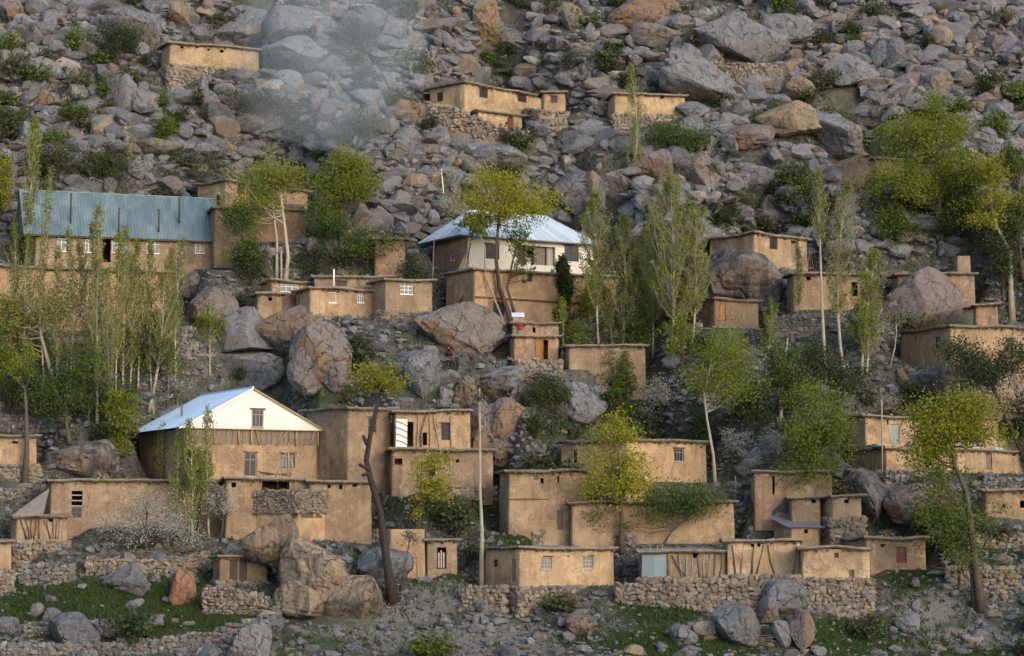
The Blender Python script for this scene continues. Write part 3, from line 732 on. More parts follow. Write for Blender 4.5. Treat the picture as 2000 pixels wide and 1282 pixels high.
def place_opening(root, kind, r, side, D):
    a, b, c, d = r
    w, hh = c - a, d - b
    def put(name, me, mat, inset, parent=root, dx=0.0, ry=0.0):
        if side: return link(name, me, mat, parent, (inset, D - a - dx, b), (0, 0, -math.pi / 2))
        return link(name, me, mat, parent, (a + dx, inset, b), (0, 0, ry))
    if kind in WIN:
        fm, nx, nz, gl, tr = WIN[kind]
        if w < 0.5: nx = min(nx, 1 if w < 0.35 else 2)
        f = put('window', frame_mesh(w, hh, nx, nz, min(0.085, w * 0.14), min(0.06, w * 0.09), trans=tr * hh), M[fm], 0.15)
        if not side and w > .5:
            lt = MB(); lt.tube([(-.22, -.1, hh + .07, .075), (w * .5, -.11, hh + .08, .07), (w + .22, -.1, hh + .06, .075)], 6); link('lintel', lt.mesh('lintel', True), M['beam'], f)
        g = MB(); g.quad((0.03, 0.04, 0.03), (w - 0.03, 0.04, 0.03), (w - 0.03, 0.04, hh - 0.03), (0.03, 0.04, hh - 0.03))
        link('pane', g.mesh('pane'), M[gl], f)
        if fm in ('white_paint', 'dull_paint') and not side and w > 0.9:
            s = MB(); s.box(-0.06, w + 0.06, -0.2, 0.05, -0.07, -0.003); link('sill', s.mesh('sill'), M[fm], f)
        if kind == 'wsh':
            link('shutter', planks(w * 0.9, hh * 0.9, 4), M['red_paint'], f, (w * .05, 0.015, hh * .05))
    elif kind in ('dd', 'dr', 'do', 'dg', 'dpan'):
        mt = {'dd': 'wood_grey', 'dr': 'red_paint', 'do': 'wood_orange', 'dg': 'green_metal', 'dpan': 'wood_grey'}[kind]
        dh = hh - (0.45 if kind == 'dpan' else 0)
        dr = put('door', planks(w, dh, 3), M[mt], 0.14)
        hb = MB(); hb.box(w * 0.8, w * 0.8 + 0.05, -0.06, -0.02, dh * 0.48, dh * 0.48 + 0.14); link('handle', hb.mesh('handle'), M['wood_brown'], dr)
        if kind == 'dpan':
            f = link('fanlight', frame_mesh(w, 0.42, 3, 1, 0.05, 0.05), M['wood_grey'], root, (a, 0.1, b + dh + 0.02))
    elif kind == 'dhalf':
        dr = put('door', planks(w * 0.5, hh, 3), M['wood_orange'], 0.1)
        fr = MB(); fr.box(0, 0.09, -0.05, 0.08, 0, hh); fr.box(w - 0.09, w, -0.05, 0.08, 0, hh); fr.box(0.091, w - 0.091, -0.05, 0.08, hh - 0.1, hh); fr.box(w * .5, w * .5 + .08, -0.04, 0.08, 0, hh - .101)
        put('door_frame', fr.mesh('door_frame'), M['wood_orange'], 0.0)
    elif kind == 'dbl':
        for k in (0, 1):
            put('door', planks(w * 0.42, hh, 3), M['wood_brown'], 0.1, dx=w * 0.56 * k)
        p = MB(); p.box(w * .43, w * .55, -0.03, 0.12, 0, hh); put('door_post', p.mesh('door_post'), M['wood_grey'], 0.0)
    elif kind == 'gate':
        for k in (0, 1):
            g = MB(); n = 6
            for i in range(n):
                x0 = w * 0.5 * i / n; x1 = w * 0.5 * (i + 1) / n
                g.box(x0 + .01, x1 - .01, 0.0 if i % 2 else 0.025, 0.04, 0, hh)
            g.box(0, w * .49, -0.03, -0.002, hh * .3, hh * .3 + .07); g.box(0, w * .49, -0.03, -0.002, hh * .75, hh * .75 + .07)
            put('gate_leaf', g.mesh('gate_leaf'), M['blue_metal'], 0.02, dx=w * 0.5 * k)
    elif kind == 'dframe':
        f = MB(); f.box(0, .1, -.06, .06, 0, hh); f.box(w - .1, w, -.06, .06, 0, hh); f.box(.101, w - .101, -.06, .06, hh - .1, hh)
        dr = put('door', planks(w - .2, hh - .1, 4), M['adobe_bright'], 0.1, dx=0.1)
        put('door_frame', f.mesh('door_frame'), M['pole'], 0.0)
        b2 = MB(); b2.tube([(.1, 0.02, hh * .55, .04), (w - .1, 0.02, 0.15, .04)], 5); put('brace', b2.mesh('brace'), M['pole'], 0.03)
    elif kind == 'shelf':
        for k in range(3):
            s = MB(); s.box(0, w, 0.05, 0.25, hh * (0.42 + 0.2 * k), hh * (0.42 + 0.2 * k) + 0.12); put('shelf_board', s.mesh('shelf_board'), M['pole'], 0.0)
        f = put('window', frame_mesh(w, hh * .4, 2, 2), M['wood_grey'], 0.06)
        g = MB(); g.quad((0.03, 0.04, 0.03), (w - 0.03, 0.04, 0.03), (w - 0.03, 0.04, hh * .4 - 0.03), (0.03, 0.04, hh * .4 - 0.03)); link('pane', g.mesh('pane'), M['glass'], f)
    elif kind == 'sheet':
        g = MB(); g.quad((0, 0.12, 0), (w, 0.12, 0), (w, 0.12, hh), (0, 0.16, hh)); g.quad((0, 0.14, 0), (0, 0.18, hh), (w, 0.14, hh), (w, 0.14, 0))
        put('tarpaulin', g.mesh('tarpaulin'), M['white_paint'], 0.0)
        for k in range(4):
            s = MB(); z = hh * (0.12 + 0.22 * k); s.tube([(0, 0.07, z + .45, .035), (w * .5, 0.06, z + .25, .04), (w, 0.07, z - .1, .03)], 5); put('lath', s.mesh('lath'), M['beam'], 0.0)
    elif kind == 'brk':
        f = put('window', frame_mesh(w, hh, 1, 1), M['wood_brown'], 0.05)
        for k in range(3):
            s = MB(); s.box(w * (.15 + .25 * k), w * (.3 + .25 * k), 0.02, .05, 0.1, hh * (.75 + .1 * (k % 2))); link('board', s.mesh('board'), M['dull_paint'], f)
STONES = []
def stone_protos():
    r = np.random.default_rng(5)
    out = []
    for k in range(10):
        a, b = 1.0, 0.56
        V = []
        for sx in (-1, 1):
            for sy in (-1, 1):
                for sz in (-1, 1):
                    V += [(sx * a, sy * b, sz * b), (sx * b, sy * a, sz * b), (sx * b, sy * b, sz * a)]
        V = np.array(V) + r.normal(0, 0.17, (24, 3))
        me = bpy.data.meshes.new('stone'); bm = __import__('bmesh').new()
        for p in V: bm.verts.new(p)
        __import__('bmesh').ops.convex_hull(bm, input=bm.verts[:])
        bm.to_mesh(me); bm.free()
        out.append(me)
    return out
STONES = stone_protos()
STONES_G = [m.copy() for m in STONES]
for m_ in STONES: m_.materials.append(M['stone'])
for m_ in STONES_G: m_.materials.append(M['stone_grey'])
N_STONES = 0
def stone_wall(pts, size, name, label, group=None, thick=0.6, parent=None, grey=False, cat='wall', limit=280, seed=0):
    """pts: list of (x, y, zbot, ztop) in world; camera-side face carries the stones"""
    global N_STONES
    r = np.random.default_rng(100 + seed)
    P = np.array(pts, float)
    seg = np.hypot(np.diff(P[:, 0]), np.diff(P[:, 1])); S = np.concatenate([[0], np.cumsum(seg)])
    tot = S[-1]
    area = float(np.sum(seg * ((P[:-1, 3] - P[:-1, 2]) + (P[1:, 3] - P[1:, 2])) / 2))
    size = max(size, math.sqrt(area / (limit * 1.15)))
    at = lambda s: [float(np.interp(s, S, P[:, k])) for k in range(4)]
    mb = MB()
    k = max(2, int(tot / 0.6) + 1)
    ring = []
    for i in range(k + 1):
        s = tot * i / k
        x, y, b, t = at(s)
        x2, y2, _, _ = at(min(s + 0.05, tot)); x1, y1, _, _ = at(max(s - 0.05, 0))
        tx, ty = x2 - x1, y2 - y1; l = math.hypot(tx, ty) or 1; nx, ny = ty / l, -tx / l
        if ny > 0: nx, ny = -nx, -ny
        t2 = t - size * 0.25 + 0.12 * float(vn(s * 1.3 + seed, 3.3, 20))
        b2 = b - 0.6
        ring.append([(x, y, b2), (x, y, t2), (x - nx * thick, y - ny * thick, t2 - .02), (x - nx * thick, y - ny * thick, b2)])
    for q in ring: mb.v += q
    for i in range(k):
        a = i * 4
        for j in range(4): mb.f.append((a + j, a + 4 + j, a + 4 + (j + 1) % 4, a + (j + 1) % 4))
    mb.f.append((0, 1, 2, 3)); mb.f.append(tuple(k * 4 + j for j in (3, 2, 1, 0)))
    core = link(name, mb.mesh(name), M['mortar'], parent)
    if label: tag(core, label, cat, group)
    zlo, zhi = P[:, 2].min() - 0.15, P[:, 3].max()
    z = zlo
    cnt = 0
    while z < zhi:
        rh = size * r.uniform(0.6, 1.05)
        s = -size * r.uniform(0, .5)
        while s < tot:
            w = size * r.uniform(0.6, 1.9)
            sc = min(max(s + w / 2, 0), tot)
            x, y, b, t = at(sc)
            if z + rh * 0.5 < t + 0.08 and z + rh > b - 0.1:
                x2, y2, _, _ = at(min(sc + 0.1, tot)); x1, y1, _, _ = at(max(sc - 0.1, 0))
                tx, ty = x2 - x1, y2 - y1; l = math.hypot(tx, ty) or 1; nx, ny = ty / l, -tx / l
                if ny > 0: nx, ny = -nx, -ny
                jj = r.uniform(-0.06, 0.1)
                o = link('stone', (STONES_G if grey else STONES)[r.integers(10)], None, core,
                         (x + nx * jj, y + ny * jj, z + rh / 2 + r.normal(0, size * 0.09)),
                         (r.normal(0, .15), r.normal(0, .3), math.atan2(ty, tx) + r.normal(0, .15) + (math.pi if r.random() < .5 else 0)),
                         (w * 0.52, min(0.32, thick * 0.5) * r.uniform(.8, 1.2), rh * r.uniform(0.45, 0.72)))
                cnt += 1
            s += w
        z += rh * 0.93
    N_STONES += cnt
    return core

def adopt(w, h):
    w.parent = h['root']
    w.matrix_parent_inverse = (Matrix.Translation(Vector(h['C'])) @ Matrix.Rotation(h['yaw'], 4, 'Z')).inverted()
def build_house(h):
    o = h['o']; W, D, Hh = h['W'], h['D'], h['H']
    root = bpy.data.objects.new(h['name'], None); COL.objects.link(root)
    root.location = h['C']; root.rotation_euler = (0, 0, h['yaw'])
    tag(root, h['label'], 'house' if 'house' in h['name'] else h['name'].split('_')[-1])
    root['kind'] = 'thing'
    h['root'] = root
    lf, ls = [], []
    for q in o.get('F', []):
        a, d = loc_front(h, q[1], q[2]); c, b = loc_front(h, q[3], q[4])
        b = min(b, d - .1)
        a, c = max(a, .12), min(c, W - .12); d = min(d, Hh - .1)
        if c - a > 0.08 and d - b > 0.08: lf.append((q[0], (a, max(b, 0.02), c, d)))
    for q in o.get('S', []):
        y1, d = loc_side(h, q[1], q[2]); y0, b = loc_side(h, q[3], q[4])
        b = min(b, d - .1); y0, y1 = max(y0, .12), min(y1, D - .12); d = min(d, Hh - .1)
        if y1 - y0 > .08 and d - b > .08: ls.append((q[0], (D - y1, max(b, 0.02), D - y0, d)))
    zlow = -0.25 if 'fd' in o else -(h['C'][2] - h['ground']) - 3.5
    zlow = min(zlow, -0.3)
    me = wall_mesh(h, [q[1] for q in lf], [q[1] for q in ls], zlow, top=o.get('roof') == 'none')
    link('wall', me, M[o.get('m', 'adobe')], root)
    for kind, r in lf: place_opening(root, kind, r, False, D)
    for kind, r in ls: place_opening(root, kind, (r[0], r[1], r[2], r[3]), True, D)
    sd = hash_key(h['key']) % 89
    rf = o.get('roof', 'flat')
    if rf == 'flat':
        link('brush_layer', slab(W, D, Hh - 0.03, 0.14, 0.30, sd, 0.22, .15, sticks=4), M['brush'], root)
        link('roof', slab(W, D, Hh + 0.10, 0.17, 0.36, sd, 0.15, .15, sticks=1.6), M['roof_mud'], root)
        n = max(3, int(W / 1.05))
        for i in range(n):
            x = (i + 0.5 + rng.uniform(-.25, .25)) * W / n
            sc = rng.uniform(.8, 1.5)
            link('roof_beam', BEAM, None, root, (x, 0.12 + rng.uniform(-.1, .12), Hh - 0.11), (rng.normal(0, .04), 0, rng.normal(0, .08)), (sc, 1, sc))
    for (ut, ub) in o.get('ribs', []):
        x1, z1 = loc_front(h, ut, h['vt'] + 6); x0, z0 = loc_front(h, ub, h['vb'] - 3)
        mb = MB(); r0 = rng.uniform(.05, .085); xm = (x0 + x1) / 2 + rng.normal(0, .08)
        mb.tube([(x0, -0.05, max(z0, 0.0), r0 * 1.2), (xm, -0.06, (z0 + z1) / 2, r0), (x1, -0.03, z1, r0 * .8)], 6)
        link('post', mb.mesh('post', True), M['beam'] if rng.random() < .75 else M['pole'], root)
    if 'fd' in o:
        # stone base along the front and the left side
        pts = []
        nS = 4
        for i in range(nS, 0, -1):
            p = to_world(h, -0.14, D * 0.75 * i / nS); pts.append((p[0], p[1], float(tz(p[0], p[1])), h['C'][2] + 0.02))
        nF = max(4, int(W / 1.2))
        for i in range(nF + 1):
            p = to_world(h, -0.14 + (W + 0.28) * i / nF, -0.14)
            q = to_world(h, -0.14 + (W + 0.28) * i / nF, -0.7)
            pts.append((p[0], p[1], float(tz(q[0], q[1])), h['C'][2] + 0.02))
        pts = [p if p[3] - p[2] > 0.2 else (p[0], p[1], p[3] - 0.2, p[3]) for p in pts]
        adopt(stone_wall(pts, 0.5, 'stone_base', None, thick=0.5, seed=sd, limit=240), h)
    return root
# ------------------------------------------------------------------ metal roofs
def corr_sheet(w, l, pitch=0.4, amp=0.045, n=5):
    """corrugated sheet in x (width) and y (length), ribs along y"""
    mb = MB(); k = int(round(w / pitch)) * n
    for j in (0, 1):
        for i in range(k + 1):
            x = w * i / k; ph = (i % n) / n
            z = amp * (1 if ph in (0.2,) else 0.75 if abs(ph - 0.4) < .01 else 0)
            mb.v.append((x, l * j, z))
    for i in range(k): mb.f.append((i, i + 1, i + k + 2, i + k + 1))
    return mb.mesh('roof_sheet')
def roof_teal(h):
    root, W, D, Hh = h['root'], h['W'], h['D'], h['H']
    y0, yr = -0.6, 4.6
    x0, _ = loc_front(h, 46, 457, y0); x1, _ = loc_front(h, 436, 463, y0)
    xr, zr = loc_front(h, 230, 381, yr)
    ze = Hh + 0.0
    rise = zr - ze; run = yr - y0
    L0 = math.hypot(rise, run); ang = math.atan2(rise, run)
    rows = 3; nw = 1.2; n = int(math.ceil((x1 - x0) / nw)); nw = (x1 - x0) / n
    sh = corr_sheet(nw + 0.02, L0 / rows + 0.12); sh.materials.append(M['teal_roof'])
    for j in range(rows):
        for i in range(n):
            d = L0 * j / rows
            link('roof_sheet', sh, None, root, (x0 + nw * i, y0 + d * math.cos(ang), ze + d * math.sin(ang) + 0.02 * j + rng.uniform(0, .012)),
                 (ang + rng.normal(0, .006), rng.normal(0, .004), 0))
    mb = MB()
    a, b, c = (x0 + .3, y0 + .3, ze), (x0 + .3, yr, zr - .1), (x0 + .3, D + .4, ze)
    a2, b2, c2 = (x1 - .3, y0 + .3, ze), (x1 - .3, yr, zr - .1), (x1 - .3, D + .4, ze)
    mb.tri(a, b, c); mb.tri(a2, c2, b2); mb.quad(a, c, c2, a2)
    link('gable_boards', mb.mesh('gable_boards'), M['wood_grey'], root)
    mb = MB(); mb.quad((x0, yr, zr), (x1, yr, zr), (x1, D + .8, ze - .1), (x0, D + .8, ze - .1)); link('roof_slope', mb.mesh('roof_slope'), M['teal_roof'], root)
    mb = MB(); mb.tube([(x0, yr, zr + .05, .11), (x1, yr, zr + .05, .11)], 8); link('ridge_cap', mb.mesh('ridge_cap'), M['teal_roof'], root)
    mb = MB(); mb.box(x0 + .1, x1 - .1, y0 + .06, y0 + .12, ze - .16, ze - .01); link('fascia', mb.mesh('fascia'), M['brush'], root)
    for (u, v0, v1) in ((138, 380, 436), (232, 408, 452), (310, 411, 450), (350, 388, 433)):
        # pipes rise through the sheet
        t = (457 + 6 * (u - 50) / 385 - v1) / 77.0
        yy = y0 + run * t - 0.05
        xa, za = loc_front(h, u, v1, yy); xb, zb_ = loc_front(h, u, v0, yy)
        mb = MB(); mb.tube([(xa, yy, za - .2, .11), (xa, yy, zb_, .11)], 8); mb.tube([(xa, yy, zb_, .15), (xa, yy, zb_ + .1, .15)], 8)
        link('stove_pipe', mb.mesh('stove_pipe', True), M['wood_brown'], root)
    # gutter spout and its post at the right end
    xa, za = loc_front(h, 434, 458, 0); xb, zb_ = loc_front(h, 452, 484, 0)
    mb = MB(); mb.tube([(xa, -.2, za, .09), (xb, -.5, zb_, .09)], 6); link('gutter_spout', mb.mesh('gutter_spout'), M['white_paint'], root)
    xa, za = loc_front(h, 447, 478, 0); _, zb_ = loc_front(h, 447, 540, 0)
    mb = MB(); mb.tube([(xa, -.4, zb_, .05), (xa, -.4, za, .05)], 6); link('gutter_post', mb.mesh('gutter_post'), M['pole'], root)
def slope_with_seams(root, P, n, mat, ribs=0.03):
    """P: eaveA, eaveB, topB, topA (local); panel strips, each a piece with a standing seam"""
    A, B, Cc, Dd = [Vector(p) for p in P]
    nrm = (B - A).cross(Dd - A if (Dd - A).length > .01 else Cc - A).normalized()
    for i in range(n):
        s0, s1 = i / n, (i + 1) / n
        a, b = A.lerp(B, s0), A.lerp(B, s1); d, c = Dd.lerp(Cc, s0), Dd.lerp(Cc, s1)
        off = nrm * rng.uniform(0, .012)
        mb = MB()
        mb.quad(a + off, b + off, c + off, d + off)
        k = (b - a).normalized() * 0.05
        mb.quad(b - k, b - k + nrm * ribs, c - k + nrm * ribs, c - k); mb.quad(b - k + nrm * ribs, b + nrm * ribs, c + nrm * ribs, c - k + nrm * ribs); mb.quad(b + nrm * ribs, b, c, c + nrm * ribs)
        link('roof_panel', mb.mesh('roof_panel'), mat, root)
def roof_hip(h):
    root, W, D, Hh = h['root'], h['W'], h['D'], h['H']
    ov = 0.75
    yr = D / 2
    x0, zr = loc_front(h, 918, 411, yr); x1, _ = loc_front(h, 1066, 413, yr)
    e = Hh + 0.05
    A, B, Cc, Dd = (-ov - .9, -ov, e), (W + ov * .4, -ov, e), (W + ov * .4, D + ov, e), (-ov - .9, D + ov, e)
    R0, R1 = (x0, yr, zr), (x1, yr, zr)
    slope_with_seams(root, (A, B, R1, R0), 16, M['white_roof'], 0.05)
    slope_with_seams(root, (Dd, A, R0, R0), 9, M['white_roof'], 0.05)
    slope_with_seams(root, (B, Cc, R1, R1), 9, M['white_roof'], 0.05)
    slope_with_seams(root, (Cc, Dd, R0, R1), 14, M['white_roof'], 0.05)
    for p, q in ((A, R0), (B, R1), (R0, R1), (Dd, R0)):
        mb = MB(); mb.tube([(*p[:2], p[2] + .03, .07), (*q[:2], q[2] + .03, .07)], 6); link('ridge_cap', mb.mesh('ridge_cap'), M['white_roof'], root)
    mb = MB(); mb.box(A[0] + .02, B[0] - .02, -ov + .02, D + ov - .02, e - .14, e - .02); link('eave_board', mb.mesh('eave_board'), M['wood_grey'], root)
    # veranda: posts, white door, red lattice beside the corner
    a, d = loc_front(h, 1030, 491); c, b = loc_front(h, 1046, 520)
    link('door', planks(c - a, d - b, 3), M['white_paint'], root, (a, 0.9, 0.02))
    for (ua, ub, m_) in ((1011, 1029, 'wood_brown'), (1047, 1069, 'wood_grey'), (1071, 1085, 'dull_paint')):
        xa, _ = loc_front(h, ua, 500); xb, _ = loc_front(h, ub, 500); link('veranda_panel', planks(xb - xa, Hh - .55, 4), M[m_], root, (xa, .5, .03))
    for u in (1029, 1046, 1070):
        x, _ = loc_front(h, u, 500); mb = MB(); mb.box(x - .1, x + .1, .25, .4, 0, Hh - .4); link('veranda_post', mb.mesh('veranda_post'), M['wood_grey'], root)
    mb = MB(); y0, y1 = 0.4, 3.8
    for k in range(9):
        y = y0 + (y1 - y0) * k / 8; mb.box(-1.02, -.98, y - .03, y + .03, .1, 2.1)
    for z in (.1, .75, 1.4, 2.05): mb.box(-1.03, -.97, y0, y1, z, z + .05)
    link('lattice', mb.mesh('lattice'), M['red_paint'], root)
def roof_gable(h):
    root, W, D, Hh = h['root'], h['W'], h['D'], h['H']
    yf = -0.5
    xa, za = loc_front(h, 495, 757, yf)
    xl, zl = loc_front(h, 350, 838, yf); xr, zr2 = loc_front(h, 637, 838, yf)
    ze = (zl + zr2) / 2
    yb = D + 0.8
    slope_with_seams(root, ((xl, yb, ze), (xl, yf, ze), (xa, yf, za), (xa, yb, za)), 15, M['blue_roof'], 0.03)
    slope_with_seams(root, ((xr, yf, ze), (xr, yb, ze), (xa, yb, za), (xa, yf, za)), 15, M['blue_roof'], 0.03)
    mb = MB(); mb.tube([(xa, yf - .02, za + .05, .09), (xa, yb, za + .05, .09)], 6); link('ridge_cap', mb.mesh('ridge_cap'), M['blue_roof'], root)
    for (p, q) in (((xl, ze), (xa, za)), ((xa, za), (xr, ze))):
        mb = MB(); n = 1
        a = Vector((p[0], yf - .03, p[1] - .02)); b = Vector((q[0], yf - .03, q[1] - .02)); d = Vector((0, 0, -.16)); t = Vector((0, .06, 0))
        mb.quad(a + d, b + d, b, a); mb.quad(a, b, b + t, a + t); mb.quad(a + d, a + d + t, b + d + t, b + d)
        link('verge_board', mb.mesh('verge_board'), M['timber'] if p[0] > xl + 1 else M['siding'], root)
    # cream metal cladding in the gable, built of upright ribs
    mb = MB(); n = int((xr - xl - .5) / 0.22)
    gx = [xl + .3 + (xr - xl - .6) * i / n for i in range(n + 1)]
    top = lambda x: ze + (za - ze) * ((x - xl) / (xa - xl) if x < xa else (xr - x) / (xr - xa)) - .1
    wx0, wz1 = loc_front(h, 490, 800, 0); wx1, wz0 = loc_front(h, 512, 835, 0)
    for i in range(n):
        x0, x1 = gx[i], gx[i + 1]; xm = x0 + (x1 - x0) * .35
        def strip(zlo, zhi):
            if zhi(x0) - zlo < .02 and zhi(x1) - zlo < .02: return
            mb.quad((x0, -.30, zlo), (xm, -.30, zlo), (xm, -.30, max(zhi(xm), zlo)), (x0, -.30, max(zhi(x0), zlo)))
            mb.quad((xm, -.30, zlo), (x1, -.28, zlo), (x1, -.28, max(zhi(x1), zlo)), (xm, -.30, max(zhi(xm), zlo)))
        if wx0 - .02 < (x0 + x1) / 2 < wx1 + .02:
            strip(ze, lambda x: wz0); strip(wz1, top)
        else: strip(ze, top)
    link('gable_cladding', mb.mesh('gable_cladding'), M['siding'], root)
    place_opening(root, 'wl2', (wx0, wz0 + .0, wx1, wz1), False, D)
    for ch in root.children:
        if ch.name.startswith('window') and abs(ch.location.z - wz0) < .01: ch.location.y = -.34
    # twig infill band with pale posts between wall and gable
    mb = MB(); mb.box(.02, W - .02, .05, .2, Hh, ze); mb.box(.02, .2, .2, D, Hh, ze - .05); mb.box(W - .2, W - .02, .2, D, Hh, ze - .05)
    link('twig_band', mb.mesh('twig_band'), M['twig_wall'], root)
    mb = MB(); mb.box(xl + .1, xr - .1, -.36, -.28, ze - .09, ze - .005); link('tie_beam', mb.mesh('tie_beam'), M['timber'], root)
    for k in range(46):
        x = .1 + (W - .2) * (k + rng.uniform(.2, .8)) / 46; mb = MB(); mb.tube([(x, .02, Hh - .02, .025), (x + rng.normal(0, .06), .0, ze, .02)], 4)
        link('twig', mb.mesh('twig'), M['beam'] if k % 2 else M['pole'], root)
    for (u0, u1, m_) in ((364, 364, 'timber'), (380, 388, 'pole'), (417, 418, 'timber'), (467, 465, 'timber'), (490, 491, 'timber'), (506, 500, 'timber'), (540, 562, 'pole'), (563, 566, 'pole'), (578, 578, 'timber'), (592, 618, 'pole'), (621, 621, 'timber'), (603, 616, 'pole')):
        x0, _ = loc_front(h, u0, 864); x1, _ = loc_front(h, u1, 840)
        mb = MB(); mb.tube([(x0, -.06, Hh - .05, .075), ((x0 + x1) / 2 + rng.normal(0, .05), -.08, (Hh + ze) / 2, .075), (x1, -.1, ze - .05, .065)], 6)
        link('post', mb.mesh('post', True), M[m_], root)
    mb = MB(); xg, zg = loc_side(h, 322, 828, xl + 1.6)[0], 0
    t = .35; px = xl + (xa - xl) * t; pz = ze + (za - ze) * t
    mb.tube([(px, D * .45, pz - .2, .13), (px, D * .45, pz + 1.3, .13)], 8); link('stove_pipe', mb.mesh('stove_pipe'), M['wood_grey'], root)
    for (u, v) in ((625, 866), (626, 884)):
        x, z = loc_front(h, u, v); mb = MB(); mb.tube([(W - .2, .5, z, .05), (W + .35, .4, z + .02, .045)], 5); link('beam_end', mb.mesh('beam_end'), M['pole'], root)
def roof_shed(h):
    root, W, D, Hh = h['root'], h['W'], h['D'], h['H']
    sh = corr_sheet(0.8, D + .8, 0.2, .025)
    sh.materials.append(M['slate_roof'])
    n = int((W + .8) / .8) + 1
    for i in range(n): link('roof_sheet', sh, None, root, (-.4 + .78 * i * (W + .8) / (.78 * n), -.4, Hh + .06), (math.atan2(1.0, D), 0, 0))
    mb = MB(); mb.tri((0, 0, Hh), (0, D, Hh), (0, D, Hh + 1.0)); mb.tri((W, 0, Hh), (W, D, Hh + 1.0), (W, D, Hh)); mb.quad((0, D, Hh), (W, D, Hh), (W, D, Hh + 1), (0, D, Hh + 1))
    link('wall_top', mb.mesh('wall_top'), M['adobe'], root)
for h in HS.values():
    build_house(h)
roof_teal(HS['teal']); roof_hip(HS['hip']); roof_gable(HS['gable']); roof_shed(HS['blue'])
# left side of the plastered house is bare mud
hx = HS['hip']; mb = MB(); mb.box(-.06, -.004 - .04, .02, hx['D'] - .02, -.2, hx['H'] - .02); link('side_wall', mb.mesh('side_wall'), M['adobe_pink'], hx['root'])
# stone top of the bastion
def bastion_top():
    h = HS['bast']; pts = []
    z1 = z_for_v(h['C'][0], h['C'][1], 959)
    for (x, y) in [(-.05, h['D'])] + [(-.05, h['D'] * k / 4) for k in (3, 2, 1)] + [(-.05 + (h['W'] + .1) * k / 6, -.05) for k in range(7)]:
        p = to_world(h, x + .12, y + .12); pts.append((p[0], p[1], h['C'][2] + h['H'] + 0.1, z1))
    w = stone_wall(pts, 0.34, 'stone_course', None, thick=.5, parent=None, seed=3, limit=290)
    adopt(w, h)
bastion_top()
# timber line along the lower storey under the plastered house
hx = HS['hipb']; x0, z0 = loc_front(hx, 926, 580); mb = MB(); mb.tube([(0.1, -.12, z0, .09), (hx['W'] * .5, -.14, z0 - .05, .1), (hx['W'] - .1, -.1, z0, .09)], 6); link('timber_line', mb.mesh('timber_line'), M['beam'], hx['root'])
hx = HS['c1']; x0, z0 = loc_front(hx, 1000, 975); mb = MB(); mb.tube([(0, -.07, z0, .05), (hx['W'] * .25, -.08, z0 + .03, .06), (hx['W'] * .5, -.05, z0 - .02, .05)], 6); link('timber_line', mb.mesh('timber_line'), M['beam'], hx['root'])
# ------------------------------------------------------------------ rocks
def ico(sub):
    bm = __import__('bmesh').new(); __import__('bmesh').ops.create_icosphere(bm, subdivisions=sub, radius=1.0)
    V = np.array([v.co[:] for v in bm.verts]); Fc = np.array([[v.index for v in f.verts] for f in bm.faces]); bm.free()
    return V, Fc
ICO = {k: ico(k) for k in (1, 2, 3, 4, 5)}
def noise3(V, s, f):
    return (vn(V[:, 0] * f + s, V[:, 1] * f + 3.1, s) + vn(V[:, 1] * f + s, V[:, 2] * f + 1.7, s + 1) + vn(V[:, 2] * f + s, V[:, 0] * f + 9.2, s + 2)) / 3
def chisel(sub, seed, cuts=14, lo=0.52, hi=0.9, rough=0.05, crag=0.0):
    """faceted rock; returns verts, faces, and how far each vertex lies on a fresh break"""
    r = np.random.default_rng(seed)
    V, Fc = ICO[sub]; V = V.copy()
    V *= (1 + 0.25 * noise3(V, seed % 50, 1.3))[:, None]
    fresh = np.zeros(len(V))
    for i in range(cuts):
        n = r.normal(size=3); n[1] -= .3; n /= np.linalg.norm(n)
        d = r.uniform(lo, hi)
        e = V @ n - d
        V -= np.where(e > 0, e * (0.86 if sub > 3 else .95), 0)[:, None] * n
        fr = 1.0 if (n[2] < 0.25 and r.random() < .5) else 0.0
        fresh = np.where(e > 0.01, fr, fresh)
    if rough:
        g = noise3(V, seed % 50 + 20, 2.2)
        V *= (1 + rough * noise3(V, seed % 50 + 5, 3.5) + rough * 0.7 * noise3(V, seed % 50 + 9, 8))[:, None]
        V *= (1 - (0.05 + crag) * np.clip(1 - np.abs(g) / 0.05, 0, 1))[:, None]
        if crag:
            # bedding ledges
            t = V @ np.array([.25, .1, .96]) * 5.5 + noise3(V, seed % 50 + 30, 1.5) * 1.5
            V[:, :2] *= (1 + crag * 0.8 * (np.abs((t % 1) - .5) - .25))[:, None]
    return V, Fc, fresh
BOULD = [chisel(4, 300 + k, 11 + k % 8, 0.35, 0.85, 0.07, 0.05 * (k % 3)) for k in range(14)]
def boulder_mesh(k, mat, cache={}):
    if (k, mat) not in cache:
        V, Fc, fr = BOULD[k]
        me = fast_mesh('boulder', V, Fc, False, {'fresh': fr}); me.materials.append(M[mat]); cache[(k, mat)] = me
    return cache[(k, mat)]
